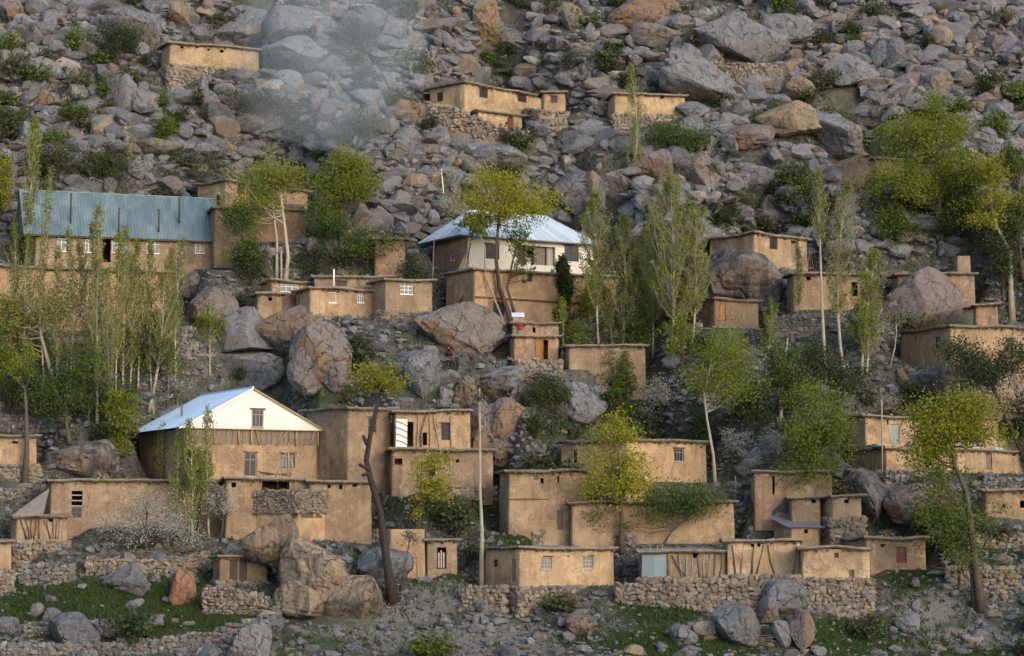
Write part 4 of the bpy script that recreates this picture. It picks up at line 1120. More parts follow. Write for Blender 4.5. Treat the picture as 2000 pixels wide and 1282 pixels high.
# the boulders one can point at: (u, v centre, width px, height px, material, label, lean)
HERO = [
 (492, 718, 165, 96, 'rock', 'broad grey boulder with an orange flank beside the blue gable roof', 5),
 (572, 655, 120, 92, 'rock_warm', 'reddish cracked boulder directly under the square mud shed', -8),
 (470, 655, 130, 90, 'rock_grey', 'smooth grey boulder left of the reddish cracked boulder', 0),
 (897, 643, 150, 92, 'rock_warm', 'great smooth brown boulder with a pale slanting top below the plastered house', 18),
 (1806, 585, 125, 118, 'rock_warm', 'large pinkish block under the long dark roof', -4),
 (408, 605, 95, 78, 'rock_warm', 'pinkish flat-topped rock under the end of the teal-roofed house', 0),
 (378, 555, 60, 55, 'rock_warm', 'brown rock at the corner of the terrace of the teal-roofed house', 0),
 (690, 1166, 130, 100, 'rock_tan', 'rounded ochre boulder at the foot of the black pollard trunk', -6),
 (745, 1105, 90, 70, 'rock_grey', 'pale grey slab rock behind the black pollard trunk', 25),
 (985, 745, 90, 60, 'rock_grey', 'grey top of the reddish crag below the rubble hut', 0),
 (815, 725, 80, 120, 'rock_grey', 'tall grey split boulder above the yellow pollard crown', -10),
 (882, 738, 48, 30, 'rock_grey', 'rounded pale grey boulder below the people on the rubble', 0),
 (868, 772, 32, 36, 'rock_grey', 'egg-shaped pale boulder on grass above the two-storey house', 0),
 (862, 790, 46, 30, 'rock_grey', 'low grey boulder behind the roof with the broken bay', 0),
 (792, 788, 34, 22, 'rock_grey', 'small grey boulder behind the roof of the two-storey house', 0),
 (250, 1137, 84, 58, 'rock_grey', 'round grey boulder in the grass plot', 0),
 (355, 1150, 52, 74, 'rock_rust', 'upright rust-streaked boulder in the grass plot', 0),
 (265, 1180, 40, 20, 'rock_grey', 'flat grey stone in the grass beside the round boulder', -15),
 (142, 1238, 90, 66, 'rock_grey', 'pointed grey boulder on the low field wall', 0),
 (20, 1224, 48, 48, 'rock_grey', 'grey boulder at the left end of the low field wall', 0),
 (75, 1193, 32, 28, 'rock_grey', 'whitish stone at the edge of the grass plot', 0),
 (98, 1206, 42, 34, 'rock_grey', 'grey block beside the whitish stone in the grass', 0),
 (298, 1217, 52, 30, 'rock_grey', 'wedge-shaped stone at the end of the low field wall', -20),
 (492, 1255, 92, 84, 'rock_grey', 'sharp wedge boulder with a pale face below the field wall', -25),
 (415, 1275, 60, 34, 'rock_grey', 'low grey wedge rock beside the sharp wedge boulder', -15),
 (1133, 1220, 56, 50, 'rock_warm', 'squared brown block leaning at the foot of the high stone base', 5),
 (940, 1188, 40, 30, 'rock_warm', 'dark tilted slab at the corner of the high stone base', 28),
 (970, 1215, 34, 22, 'rock_grey', 'pale rounded stone on the gravel below the high stone base', 0),
 (1328, 1240, 66, 42, 'rock_grey', 'split grey boulder in the grass below the barns', 20),
 (1440, 1226, 74, 84, 'rock_grey', 'jagged grey boulder below the wattle shed', -10),
 (1500, 1195, 44, 60, 'rock_warm', 'brown upright boulder between the jagged grey ones', 0),
 (1545, 1172, 96, 64, 'rock_grey', 'wide grey boulder against the barn wall', 8),
 (1566, 1232, 50, 78, 'rock_warm', 'tall rounded tan boulder standing below the barn wall', 4),
 (1525, 1240, 40, 60, 'rock_grey', 'dim grey boulder beside the tall tan boulder', 0),
 (1240, 1273, 44, 26, 'rock_ochre', 'small ochre rock at the lower edge of the slope', 0),
 (1345, 1275, 60, 30, 'rock_grey', 'low grey rock at the lower edge of the slope', 0),
 (1700, 978, 90, 112, 'rock_streak', 'tall streaked brown boulder beside the narrow mud shed', 0),
 (1790, 985, 110, 74, 'rock_warm', 'rounded brown boulder behind the big leaning tree', 0),
 (1530, 1008, 58, 56, 'rock_streak', 'dome-shaped grey boulder behind the slate-grey shed roof', 0),
 (155, 908, 120, 80, 'rock_streak', 'humped grey boulder with tan foot behind the long mud wall', 0),
 (1845, 745, 130, 60, 'rock_grey', 'pale grey boulder under the dark leaning tree', 0),
 (1130, 800, 90, 80, 'rock_grey', 'cracked grey boulder beside the dark ivy bush', 15),
 (1160, 765, 60, 36, 'rock_grey', 'flat pale boulder above the cracked grey boulder', 10),
 (590, 112, 118, 84, 'rock_grey', 'broad pale boulder in the smoke beside the highest house', 5),
 (486, 62, 130, 90, 'rock_grey', 'large pale boulder above the roof of the highest house', 0),
 (560, 50, 90, 70, 'rock_grey', 'pale boulder in the smoke above the broad one', 0),
 (275, 55, 90, 66, 'rock_grey', 'grey wedge boulder behind the bush left of the highest house', 12),
 (355, 30, 50, 56, 'rock_ochre', 'orange-stained block above the highest house', 0),
 (395, 62, 60, 46, 'rock_grey', 'grey boulder touching the roof of the highest house', 0),
 (18, 22, 60, 66, 'rock_warm', 'brownish boulder at the upper left of the slope', 0),
 (112, 98, 48, 34, 'rock_grey', 'five-sided grey boulder on the scree at the upper left', 10),
 (945, 48, 62, 96, 'rock_ochre', 'upright block with an orange edge above the brown-windowed house', -6),
 (1010, 85, 84, 56, 'rock_grey', 'low grey boulder beside the upright orange-edged block', 10),
 (850, 30, 50, 36, 'rock_grey', 'grey boulder at the edge of the smoke', 0),
 (1110, 42, 54, 44, 'rock_warm', 'brown pyramid boulder high above the brown-windowed house', 0),
 (1255, 28, 120, 74, 'rock_warm', 'overhanging brown boulder high on the slope', 0),
 (1285, 72, 90, 44, 'rock_warm', 'rounded brown slab under the overhanging boulder', 6),
 (1465, 78, 180, 92, 'rock_grey', 'long grey whaleback boulder high on the right', 18),
 (1530, 60, 90, 60, 'rock_grey', 'grey boulder behind the long whaleback boulder', 10),
 (1375, 165, 150, 74, 'rock_grey', 'slanting grey slab above the windowless ochre house', 22),
 (1335, 115, 80, 50, 'rock_grey', 'grey slab beside the ruined stone wall', 20),
 (1555, 175, 70, 50, 'rock_ochre', 'orange and grey split boulder near the ruined stone wall', 0),
 (1655, 145, 100, 64, 'rock_grey', 'dome-like grey boulder high on the right', 0),
 (1745, 110, 44, 70, 'rock_grey', 'upright grey pillar boulder among others at the right', 0),
 (1715, 105, 40, 62, 'rock_grey', 'dark grey pillar boulder leaning on its neighbour', 10),
 (1530, 240, 120, 70, 'rock_ochre', 'rust-coloured craggy boulder above the pale poplars', 8),
 (1612, 252, 160, 86, 'rock_grey', 'big smooth grey boulder beside the rust-coloured crag', 20),
 (1455, 270, 92, 54, 'rock_warm', 'flat-topped brown boulder below the windowless ochre house', 0),
 (1355, 218, 66, 44, 'rock_grey', 'grey boulder at the end of the windowless ochre house', 0),
 (1050, 252, 50, 40, 'rock_grey', 'dark grey boulder against the base of the short extension', 0),
 (985, 300, 90, 40, 'rock_grey', 'dark slab below the red-doored annex', 0),
 (1140, 372, 100, 84, 'rock_grey', 'big blocky grey boulder behind the olive crown of the courtyard tree', 0),
 (1285, 325, 90, 62, 'rock_warm', 'brownish pointed boulder above the pale green poplars', -8),
 (1360, 335, 80, 60, 'rock_warm', 'brown leaning boulder below the green bush', 15),
 (1480, 358, 90, 56, 'rock_grey', 'tilted grey slab on the scree at the right', 20),
 (780, 290, 64, 50, 'rock_grey', 'grey boulder at the foot of the smoke', 0),
 (885, 355, 56, 60, 'rock_grey', 'slab rock beside the leaning grey pole', -25),
 (245, 355, 66, 52, 'rock_grey', 'upright grey boulder just above the teal roof', 0),
 (280, 200, 60, 50, 'rock_grey', 'pale-topped boulder above the slim green tree', 0),
 (1300, 400, 70, 50, 'rock_grey', 'grey boulder behind the pale poplar crowns', 0),
 (1200, 365, 80, 56, 'rock_warm', 'stacked brown boulder behind the olive courtyard tree', 0),
 (880, 405, 50, 36, 'rock_grey', 'mossy grey boulder above the pale hipped roof', 0),
]
HERO_DISC = []
def put_boulder(u, v, w, hh, mat, label, lean, k):
    g = ground(u, v + hh * 0.42)
    s = g[1] / F
    k_ = 1.3 if w > 70 else 1.1
    rx, rz = w * s / 2 * k_, hh * s / 2 * k_
    ry = min(max(rx, rz) * 0.9, 0.5 * (rx + rz))
    c = at_y(u, v, g[1] + ry * 0.25)
    r = np.random.default_rng(900 + k)
    V, Fc, fr = chisel(4, 700 + k, 12 + k % 6, 0.42, 0.9, 0.06, 0.07 if k % 2 else .03)
    V = V / np.abs(V).max(0)
    me = fast_mesh('boulder', V, Fc, False, {'fresh': fr}); me.materials.append(M[mat])
    o = link('boulder', me, None, None, c, (r.normal(0, .12), math.radians(lean), r.uniform(-.3, .3)), (rx, ry, rz))
    tag(o, label, 'boulder')
    HERO_DISC.append((c[0], c[1], max(rx, ry)))
    return o
def outcrop(name, label, blocks, mat, seed, crag=.1, sub=4, cuts=13, lo=.5, fwd=0.0):
    """one mass of rock made of interlocking blocks (u, v, w, h) that share one foot"""
    u0 = sum(b[0] for b in blocks) / len(blocks); vb = max(b[1] + b[3] / 2 for b in blocks)
    g = ground(u0, vb - 12); g[1] -= fwd; s = g[1] / F
    Vs, Fs, fs = [], [], []; n = 0
    r = np.random.default_rng(seed)
    for i, (u, v, w, hh) in enumerate(blocks):
        V, Fc, fr = chisel(sub, seed * 13 + i, cuts, lo, .95, .05, crag)
        V = V / np.abs(V).max(0) * np.array([w * s / 2, max(w, hh * .6) * s / 2 * .85, hh * s / 2])
        c = at_y(u, v, g[1] + (vb - v - hh / 2) * s * .85 + r.uniform(-.3, .3)) 
        V = V + c - g
        Vs.append(V); Fs.append(Fc + n); fs.append(fr); n += len(V)
        HERO_DISC.append((c[0], c[1], w * s / 2))
    me = fast_mesh(name, np.concatenate(Vs), np.concatenate(Fs), False, {'fresh': np.concatenate(fs)}); me.materials.append(M[mat])
    return tag(link(name, me, None, None, g), label, 'rock')
outcrop('giant_boulder', 'giant tan boulder with dark vertical streaks beside the small hut', [(538, 1058, 138, 112), (598, 1112, 155, 150), (628, 1138, 140, 120), (598, 1165, 130, 90)], 'rock_tan', 31, .03, 5, 15, .45)
outcrop('crag', 'reddish craggy cliff face beside the bare pale pole', [(925, 790, 90, 130), (960, 775, 100, 120), (1000, 775, 90, 130), (945, 850, 100, 150), (990, 850, 110, 150), (1015, 815, 60, 160), (975, 895, 110, 80), (920, 750, 70, 60)], 'rock_warm', 22, .16, fwd=1.5)
outcrop('streaked_crag', 'huge dark-streaked boulder carrying the house with a three-pane door', [(1440, 548, 190, 150), (1405, 570, 110, 110), (1485, 580, 90, 130), (1450, 500, 110, 50), (1440, 480, 80, 30)], 'rock_streak', 23, .04, 5, 9, .6)
outcrop('split_boulder', 'tall brown split boulder with a hollow underside below the neat mud house', [(625, 695, 130, 140), (600, 725, 80, 100), (655, 710, 80, 120)], 'rock_warm', 24, .05, 5, 9, .6)
for k, q in enumerate(HERO): put_boulder(*q, k)

def blocked(x, y, pad):
    b = np.zeros(len(x), bool)
    for h in HS.values():
        lx, ly = house_local(h, x, y)
        b |= rect_dist(lx, ly, 0, h['W'], 0, h['D']) < pad
    return b
def scatter_uv(n, r, seed_fn=None, v0=-60, v1=1330):
    U = r.uniform(-140, 2140, n); V = r.uniform(v0, v1, n)
    d = np.stack([(U - CU) / F, CP - (CV - V) / F * SP, SP + (CV - V) / F * CP], -1)
    lo = np.full(n, 212.0); found = np.full(n, np.nan)
    for Y in np.arange(214, 400, 1.0):
        t = Y / d[:, 1]
        below = d[:, 2] * t <= tz(d[:, 0] * t, np.full(n, Y))
        new = below & np.isnan(found)
        found[new] = Y
    found = np.where(np.isnan(found), 399, found)
    a, b = found - 1.0, found.copy()
    for _ in range(6):
        m = (a + b) / 2; t = m / d[:, 1]
        below = d[:, 2] * t <= tz(d[:, 0] * t, m)
        b = np.where(below, m, b); a = np.where(below, a, m)
    t = b / d[:, 1]
    x, y = d[:, 0] * t, b
    return U, V, x, y, tz(x, y)
OPEN = [(230, 1195, 250, 70), (860, 1160, 60, 25), (780, 1205, 100, 16), (1300, 1195, 80, 26), (430, 1210, 110, 30), (1330, 1262, 120, 14), (640, 1248, 90, 12), (1840, 1220, 60, 40)]
SPARSE = [(870, 1010, 130, 60), (1640, 1245, 150, 40), (1320, 1250, 180, 50), (640, 1240, 110, 25), (1800, 1160, 80, 60)]
def keep_prob(U, V):
    o = blobs(U, V, OPEN); s = blobs(U, V, SPARSE)
    return np.clip(1 - 0.9 * o - 0.5 * s, 0.1, 1)
def random_rots(n, r):
    q = r.normal(size=(n, 4)); q /= np.linalg.norm(q, axis=1)[:, None]
    w, x, y, z = q.T
    return np.stack([np.stack([1 - 2 * (y * y + z * z), 2 * (x * y - z * w), 2 * (x * z + y * w)], -1),
                     np.stack([2 * (x * y + z * w), 1 - 2 * (x * x + z * z), 2 * (y * z - x * w)], -1),
                     np.stack([2 * (x * z - y * w), 2 * (y * z + x * w), 1 - 2 * (x * x + y * y)], -1)], -2)
def rock_field(name, label, n, rmin, rmax, power, sub, seed, pad, sink=0.25, v0=-60, v1=1330, zone_up=False):
    r = np.random.default_rng(seed)
    U, V, x, y, z = scatter_uv(n, r, v0=v0, v1=v1)
    rad = rmin * (1 - r.random(n) * (1 - (rmin / rmax) ** power)) ** (-1 / power)
    rad = np.minimum(rad, rmax)
    ok = (r.random(n) < keep_prob(U, V)) & ~blocked(x, y, pad + rmin)
    dens = 0.62 + 0.5 * vn(x / 9, y / 9, 31) + 0.25 * vn(x / 3, y / 3, 32)
    ok &= r.random(n) < np.clip(dens + 0.35, 0.15, 1)
    if zone_up:
        ok &= r.random(n) < np.where(V < 500, 1.0, np.where(V < 880, .6, .38))
        big = rad > 0.85
        ok &= ~(big & blocked(x, y, 1.9)) & ~(big & (V > 520) & (r.random(n) < .8))
    for (hx, hy, hr) in HERO_DISC: ok &= (x - hx) ** 2 + (y - hy) ** 2 > (hr * 0.55) ** 2
    x, y, z, rad = x[ok], y[ok], z[ok], rad[ok]
    n = len(x)
    protos = [chisel(sub, seed * 10 + k, 8, 0.3, 0.8, 0.0) for k in range(8)]
    protos = [(v_ / np.abs(v_).max(), f_, q_) for v_, f_, q_ in protos]
    R = random_rots(n, r)
    S = np.stack([r.uniform(.65, 1.6, n), r.uniform(.65, 1.25, n), r.uniform(.45, 1.0, n)], -1)
    tint = r.random(n)
    zone = 0.5 + 0.5 * vn(x / 12, y / 12, 44)
    tint = np.where(r.random(n) < 0.45, tint, tint * 0.55 + 0.45 * (zone > 0.55) * tint)
    Vs, Fs, Ts = [], [], []
    base = 0
    for k in range(8):
        sel = np.nonzero(np.arange(n) % 8 == k)[0]
        P, Fc, _ = protos[k]
        A = np.einsum('nij,vj->nvi', R[sel], P) * (S[sel] * rad[sel, None])[:, None, :]
        A += np.stack([x[sel], y[sel], z[sel] + rad[sel] * (0.45 - sink)], -1)[:, None, :]
        Vs.append(A.reshape(-1, 3)); m = len(P)
        Fs.append((Fc[None] + (np.arange(len(sel)) * m)[:, None, None] + base).reshape(-1, 3)); base += m * len(sel)
        Ts.append(np.repeat(tint[sel], m))
    o = link(name, fast_mesh(name, np.concatenate(Vs), np.concatenate(Fs), False, {'tint': np.concatenate(Ts)}), M['scree'])
    tag(o, label, 'stones', kind='stuff')
    return n
rock_field('gravel', 'fine broken stones strewn over the hillside', 16000, 0.11, 0.26, 2.0, 1, 41, 0.05)
rock_field('scree', 'fist to knee high scree stones covering the hillside', 24000, 0.2, 0.6, 1.8, 1, 42, 0.15)
rock_field('rubble', 'waist to head high rubble blocks packed over the upper slope', 9500, 0.6, 2.4, 1.5, 2, 43, 0.5, zone_up=True, v1=500)
rock_field('rubble', 'waist high rubble blocks lying between the houses', 6500, 0.48, 1.4, 1.5, 2, 45, 0.5, zone_up=True, v0=480)
# the larger loose boulders, one by one
def loose_boulders(n, seed):
    r = np.random.default_rng(seed)
    U, V, x, y, z = scatter_uv(n * 6, r, v0=-40, v1=1300)
    up = V < 480
    ok = (r.random(len(U)) < keep_prob(U, V) * np.where(up, 1.0, 0.12)) & ~blocked(x, y, 1.6)
    disc = list(HERO_DISC); cnt = 0
    mats = ['rock'] * 4 + ['rock_grey'] * 7 + ['rock_warm'] * 3 + ['rock_streak', 'rock_ochre']
    labs = {'rock': 'mottled grey boulder with brown patches lying loose on the slope', 'rock_grey': 'plain grey boulder lying loose on the slope',
            'rock_warm': 'reddish brown boulder lying loose on the slope', 'rock_streak': 'dark-streaked boulder lying loose on the slope', 'rock_ochre': 'ochre boulder lying loose on the slope'}
    for i in np.nonzero(ok)[0]:
        rad = min(1.35 * (1 - r.random() * 0.95) ** (-1 / 2.0), 3.6) * (1.0 if V[i] < 480 else .7)
        if any((x[i] - a) ** 2 + (y[i] - b) ** 2 < (0.62 * (rad + c)) ** 2 for a, b, c in disc): continue
        if rad > 1.2 and bool(blocked(x[i:i + 1], y[i:i + 1], rad + 1.2)[0]): continue
        m = mats[r.integers(len(mats))]
        o = link('boulder', boulder_mesh(int(r.integers(14)), m), None, None, (x[i], y[i] + rad * .3, z[i] + rad * r.uniform(.0, .3)),
                 (r.uniform(-.4, .4), r.uniform(-.5, .5), r.uniform(0, 6.28)), (rad * r.uniform(.85, 1.6), rad * r.uniform(.75, 1.1), rad * r.uniform(.5, .95)))
        tag(o, labs[m], 'boulder', m.replace('rock', 'loose boulders').replace('_', ' '))
        disc.append((x[i], y[i], rad)); cnt += 1
        if cnt >= n: break
    return disc
ALL_DISC = loose_boulders(285, 77)
# ------------------------------------------------------------------ dry stone walls: ((u, v_top, v_bottom) ...)
DRY = [
 ('field_wall', 'curving dry stone field wall below the grass plot', [(-20, 1258, 1284), (150, 1256, 1282), (300, 1250, 1274), (420, 1232, 1258), (500, 1208, 1236), (545, 1178, 1212)], .45, True),
 ('field_wall', 'dry stone wall stepping down from the small hut with the double door', [(398, 1150, 1196), (440, 1148, 1198), (500, 1160, 1200), (545, 1178, 1205)], .42, False),
 ('field_wall', 'low grey field wall crossing the grass plot', [(45, 1222, 1242), (110, 1214, 1236), (180, 1212, 1238), (285, 1214, 1240)], .4, True),
 ('terrace_wall', 'tan terrace wall behind the rust-streaked boulder', [(170, 1092, 1122), (260, 1094, 1118), (330, 1094, 1122), (405, 1080, 1102)], .45, False),
 ('terrace_wall', 'rough stone terrace at the edge of the grass under the wattle shed', [(36, 1108, 1142), (100, 1104, 1138), (140, 1106, 1132)], .5, True),
 ('retaining_wall', 'long dry stone retaining wall in front of the barns', [(1206, 1142, 1178), (1300, 1132, 1184), (1420, 1128, 1200), (1500, 1126, 1196), (1562, 1127, 1190)], .55, False),
 ('retaining_wall', 'rough stone wall end beside the path at the high stone base', [(905, 1150, 1182), (945, 1146, 1192), (985, 1146, 1204)], .45, False),
 ('terrace_wall', 'short ochre terrace wall at the upper left of the slope', [(-15, 178, 206), (30, 180, 208), (62, 186, 208)], .45, False),
 ('terrace_wall', 'ochre terrace wall right of the dark bush at the upper left', [(122, 190, 208), (170, 192, 212), (225, 196, 214)], .45, False),
 ('terrace_wall', 'thin stone terrace wall beside the slim green tree', [(208, 250, 266), (260, 250, 268), (300, 252, 272)], .4, False),
 ('ruined_wall', 'ruined ochre stone wall high on the right of the slope', [(1388, 124, 156), (1440, 124, 172), (1480, 126, 170), (1525, 130, 158)], .42, False),
 ('retaining_wall', 'rubble wall below the brown-windowed house', [(842, 205, 245), (880, 208, 262), (925, 226, 276), (990, 256, 284), (1030, 258, 284)], .5, False),
 ('retaining_wall', 'stone foot under the right half of the brown-windowed house', [(1022, 216, 262), (1056, 216, 264)], .5, False),
 ('terrace_wall', 'grey dry stone wall beside the trunks at the left edge', [(-20, 812, 838), (50, 814, 838), (125, 820, 842)], .5, True),
 ('terrace_wall', 'sloping stone wall beside the grey lean-to roof', [(-20, 962, 990), (40, 950, 980), (92, 938, 966)], .45, True),
 ('terrace_wall', 'stone wall between the wide porch house and the streaked boulder', [(1728, 922, 968), (1770, 920, 962), (1800, 922, 950)], .48, True),
 ('terrace_wall', 'grey dry stone wall below the cracked mud house', [(1500, 618, 652), (1545, 616, 668), (1600, 618, 650)], .45, True),
 ('terrace_wall', 'tan terrace wall above the grass at the right edge', [(1880, 1046, 1068), (1950, 1044, 1070), (2020, 1042, 1068)], .5, False),
 ('terrace_wall', 'lower tan terrace wall behind the big leaning tree', [(1850, 1110, 1140), (1930, 1112, 1156), (2020, 1112, 1160)], .5, False),
 ('terrace_wall', 'rough steps of stone in front of the rubble hut', [(1010, 704, 728), (1050, 702, 726), (1098, 706, 726)], .5, False),
 ('terrace_wall', 'stone kerb wall above the giant streaked boulder', [(684, 1042, 1058), (720, 1040, 1058), (762, 1036, 1056)], .38, False),
 ('terrace_wall', 'heaped stone wall above the mud house with the heavy eave', [(1922, 930, 952), (1965, 932, 954), (2020, 932, 954)], .4, True),
 ('terrace_wall', 'dry stone wall behind the poplars beside the pinkish flat rock', [(330, 640, 690), (370, 640, 700), (415, 645, 690)], .5, True),
 ('terrace_wall', 'stone wall under the long mud house with two leafy trees', [(1040, 1042, 1066), (1140, 1040, 1066), (1240, 1046, 1068)], .45, False),
 ('terrace_wall', 'stone wall by the woodland on the slope right of the sapling', [(880, 950, 974), (930, 952, 972), (965, 954, 972)], .42, False),
]
for k, (nm, lab, pts, sz, grey) in enumerate(DRY):
    # dense polyline, standing where its foot meets the ground
    W_ = []
    for (a, b) in zip(pts[:-1], pts[1:]):
        n_ = max(2, int(abs(b[0] - a[0]) / 22))
        for i in range(n_): W_.append(tuple(a[j] + (b[j] - a[j]) * i / n_ for j in range(3)))
    W_.append(pts[-1])
    G = np.array([ground(u, vb) for (u, vt, vb) in W_])
    ker = np.array([.25, .5, .25]); Yp = np.concatenate([[G[0, 1]], G[:, 1], [G[-1, 1]]]); G[:, 1] = np.convolve(Yp, ker, 'valid')
    q = []
    for (u, vt, vb), g in zip(W_, G):
        p = at_y(u, vb, g[1]); zt = z_for_v(p[0], p[1], vt)
        q.append((p[0], p[1], p[2], max(zt, p[2] + .3)))
    stone_wall(q, sz, nm, lab, seed=500 + k, grey=grey, limit=150, cat='wall')['kind'] = 'thing'
# ------------------------------------------------------------------ trees and shrubs
def leaf_mesh(name, C, s, r, mat, up=0.0, long=1.0):
    """C (n,3) leaf centres, s sizes"""
    n = len(C)
    a = r.normal(size=(n, 3)); a[:, 2] += up; a /= np.linalg.norm(a, axis=1)[:, None]
    b = r.normal(size=(n, 3)); b -= (a * b).sum(1)[:, None] * a; b /= np.linalg.norm(b, axis=1)[:, None]
    s = (s * r.uniform(.6, 1.3, n))[:, None]
    A = a * s * 0.5 * long; B = b * s * 0.42
    V = np.stack([C - A, C + B - A * .1, C + A, C - B - A * .1], 1).reshape(-1, 3)
    Fc = np.arange(4 * n).reshape(n, 4)
    clump = 0.5 + 0.5 * (vn(C[:, 0] * 1.1 + 7, C[:, 2] * 1.1, 61) * .7 + vn(C[:, 1] * 1.1, C[:, 2] * 1.1 + 5, 62) * .3)
    t = np.clip(clump * .75 + r.uniform(-.1, .35, n), 0, 1)
    me = fast_mesh(name, V, Fc, False, {'tint': np.repeat(t, 4)})
    me.materials.append(M[mat])
    return me
def bez(p0, p1, bow, n=4):
    p0, p1 = np.array(p0, float), np.array(p1, float)
    t = np.linspace(0, 1, n + 1)[:, None]
    return p0 * (1 - t) + p1 * t + np.array(bow) * (4 * t * (1 - t))
def grow_tree(seed, h, w, cb=0.3, lean=0.0, mat='leaf_spring', bark='bark', dens=1.0, leaf=0.24, trunk=None, kind='broad', lobes=None, nclump=None, tr=None, depth=None, stubs=None):
    """returns trunk mesh, crown mesh, in metres, base at origin"""
    r = np.random.default_rng(seed)
    mb = MB()
    r0 = tr or max(0.09, h * 0.018)
    path = np.array(trunk, float) if trunk is not None else bez((0, 0, 0), (lean, r.normal(0, .2), h * (0.8 if kind == 'broad' else 0.97)), (r.normal(0, h * .02), 0, 0), 6)
    m = len(path)
    top_r = 0.35 if kind == 'broad' else 0.12
    mb.tube([(*p, r0 * (1 - (1 - top_r) * i / (m - 1)) * (1.35 if i == 0 else 1)) for i, p in enumerate(path)], 7, True)
    for (a, b, c, d) in stubs or []:
        mb.tube([(a, 0, b, r0 * .5), ((a + c) / 2, -.1, (b + d) / 2, r0 * .42), (c, -.15, d, r0 * .36)], 6)
    def on_trunk(z):
        z = min(max(z, path[0][2]), path[-1][2])
        return np.array([np.interp(z, path[:, 2], path[:, k]) for k in range(3)])
    cents, sig = [], []
    if kind == 'pop':
        n = nclump or int(h * 5.5)
        for i in range(n):
            t = cb + (1 - cb) * (i + r.random()) / n
            z = t * h
            wid = w / 2 * min(1, (1 - t) * 4 + .22) * min(1, (t - cb) * 6 + .35)
            a = r.uniform(0, 6.28); rr = wid * r.uniform(.25, 1.0)
            base = on_trunk(max(z - rr * r.uniform(1.0, 2.2), cb * h * .8))
            tip = on_trunk(z) + np.array([math.cos(a) * rr, math.sin(a) * rr, r.uniform(.0, .6)])
            pts = bez(base, tip, (math.cos(a) * rr * .2, math.sin(a) * rr * .2, -.1), 2)
            mb.tube([(*p, max(.012, .035 * (1 - k / 2.6))) for k, p in enumerate(pts)], 4, False)
            for q in (0.55, 0.8, 1.0): cents.append(base * (1 - q) + tip * q); sig.append((.16, .16, .32))
        per = max(4, int(26 * dens))
    else:
        lob = lobes or [(0, 0, h * (cb + 1) / 2, w / 2, (depth or w * .85) / 2, h * (1 - cb) / 2)]
        vol = [l[3] * l[4] * l[5] for l in lob]; tot = sum(vol)
        for li, l in enumerate(lob):
            n = max(5, int((nclump or int(30 + w * h * (1 - cb) * 1.15)) * vol[li] / tot))
            c0 = np.array([l[0] + (on_trunk(l[2])[0] if lobes is None else 0), l[1], l[2]])
            for i in range(n):
                d = r.normal(size=3); d /= np.linalg.norm(d)
                if d[2] < -.55: d[2] *= -.6
                rad = 1.05 * r.uniform(.25, 1.0) ** .55 * (1 + .42 * float(vn(d[0] * 2.3 + seed, d[2] * 2.3 + d[1] * 2, 63)))
                if float(vn(d[0] * 2.6 + seed + 9, d[2] * 2.6 - d[1] * 2.6, 64)) < -.42: continue
                tip = c0 + d * rad * np.array(l[3:6])
                z0 = min(max(path[0][2] + .5, c0[2] - l[5] * r.uniform(.1, .9)), tip[2] - .05)
                base = on_trunk(z0)
                if i % 3 == 0:
                    bow = (0, 0, -.12 * np.linalg.norm(tip - base))
                    pts = bez(base, tip, bow, 3); L_ = np.linalg.norm(tip - base)
                    rr = min(r0 * .38, .014 * L_ + .015)
                    mb.tube([(*p, max(.015, rr * (1 - k / 3.4))) for k, p in enumerate(pts)], 4, False)
                    cents.append(pts[2] + r.normal(0, .25, 3)); sig.append((.42, .42, .32))
                cents.append(tip); sig.append((.6, .6, .42))
        per = max(5, int(50 * dens))
    cents = np.array(cents); sig = np.array(sig)
    sc = 1.0 if kind == 'pop' else max(.55, min(1.25, w / 6.5))
    C = np.repeat(cents, per, 0) + r.normal(size=(len(cents) * per, 3)) * np.repeat(sig, per, 0) * sc
    C = C[C[:, 2] > .1]
    return mb.mesh('trunk', True), leaf_mesh('crown', C, np.full(len(C), leaf), r, mat), bark
def plant(name, label, cat, u, v, meshes, group=None, loc=None, rot=0.0, scl=1.0, trunk_name='trunk', crown_name='crown'):
    g = np.array(loc) if loc is not None else ground(u, v)
    root = bpy.data.objects.new(name, None); COL.objects.link(root)
    root.location = (g[0], g[1], g[2] - .05); root.rotation_euler = (0, 0, rot); root.scale = (scl,) * 3 if not isinstance(scl, tuple) else scl
    tm, cm, bark = meshes
    link(trunk_name, tm, M[bark], root)
    if cm is not None: link(crown_name, cm, None, root)
    tag(root, label, cat, group)
    return root
def px(u, v): return ground(u, v)[1] / F      # metres per pixel there
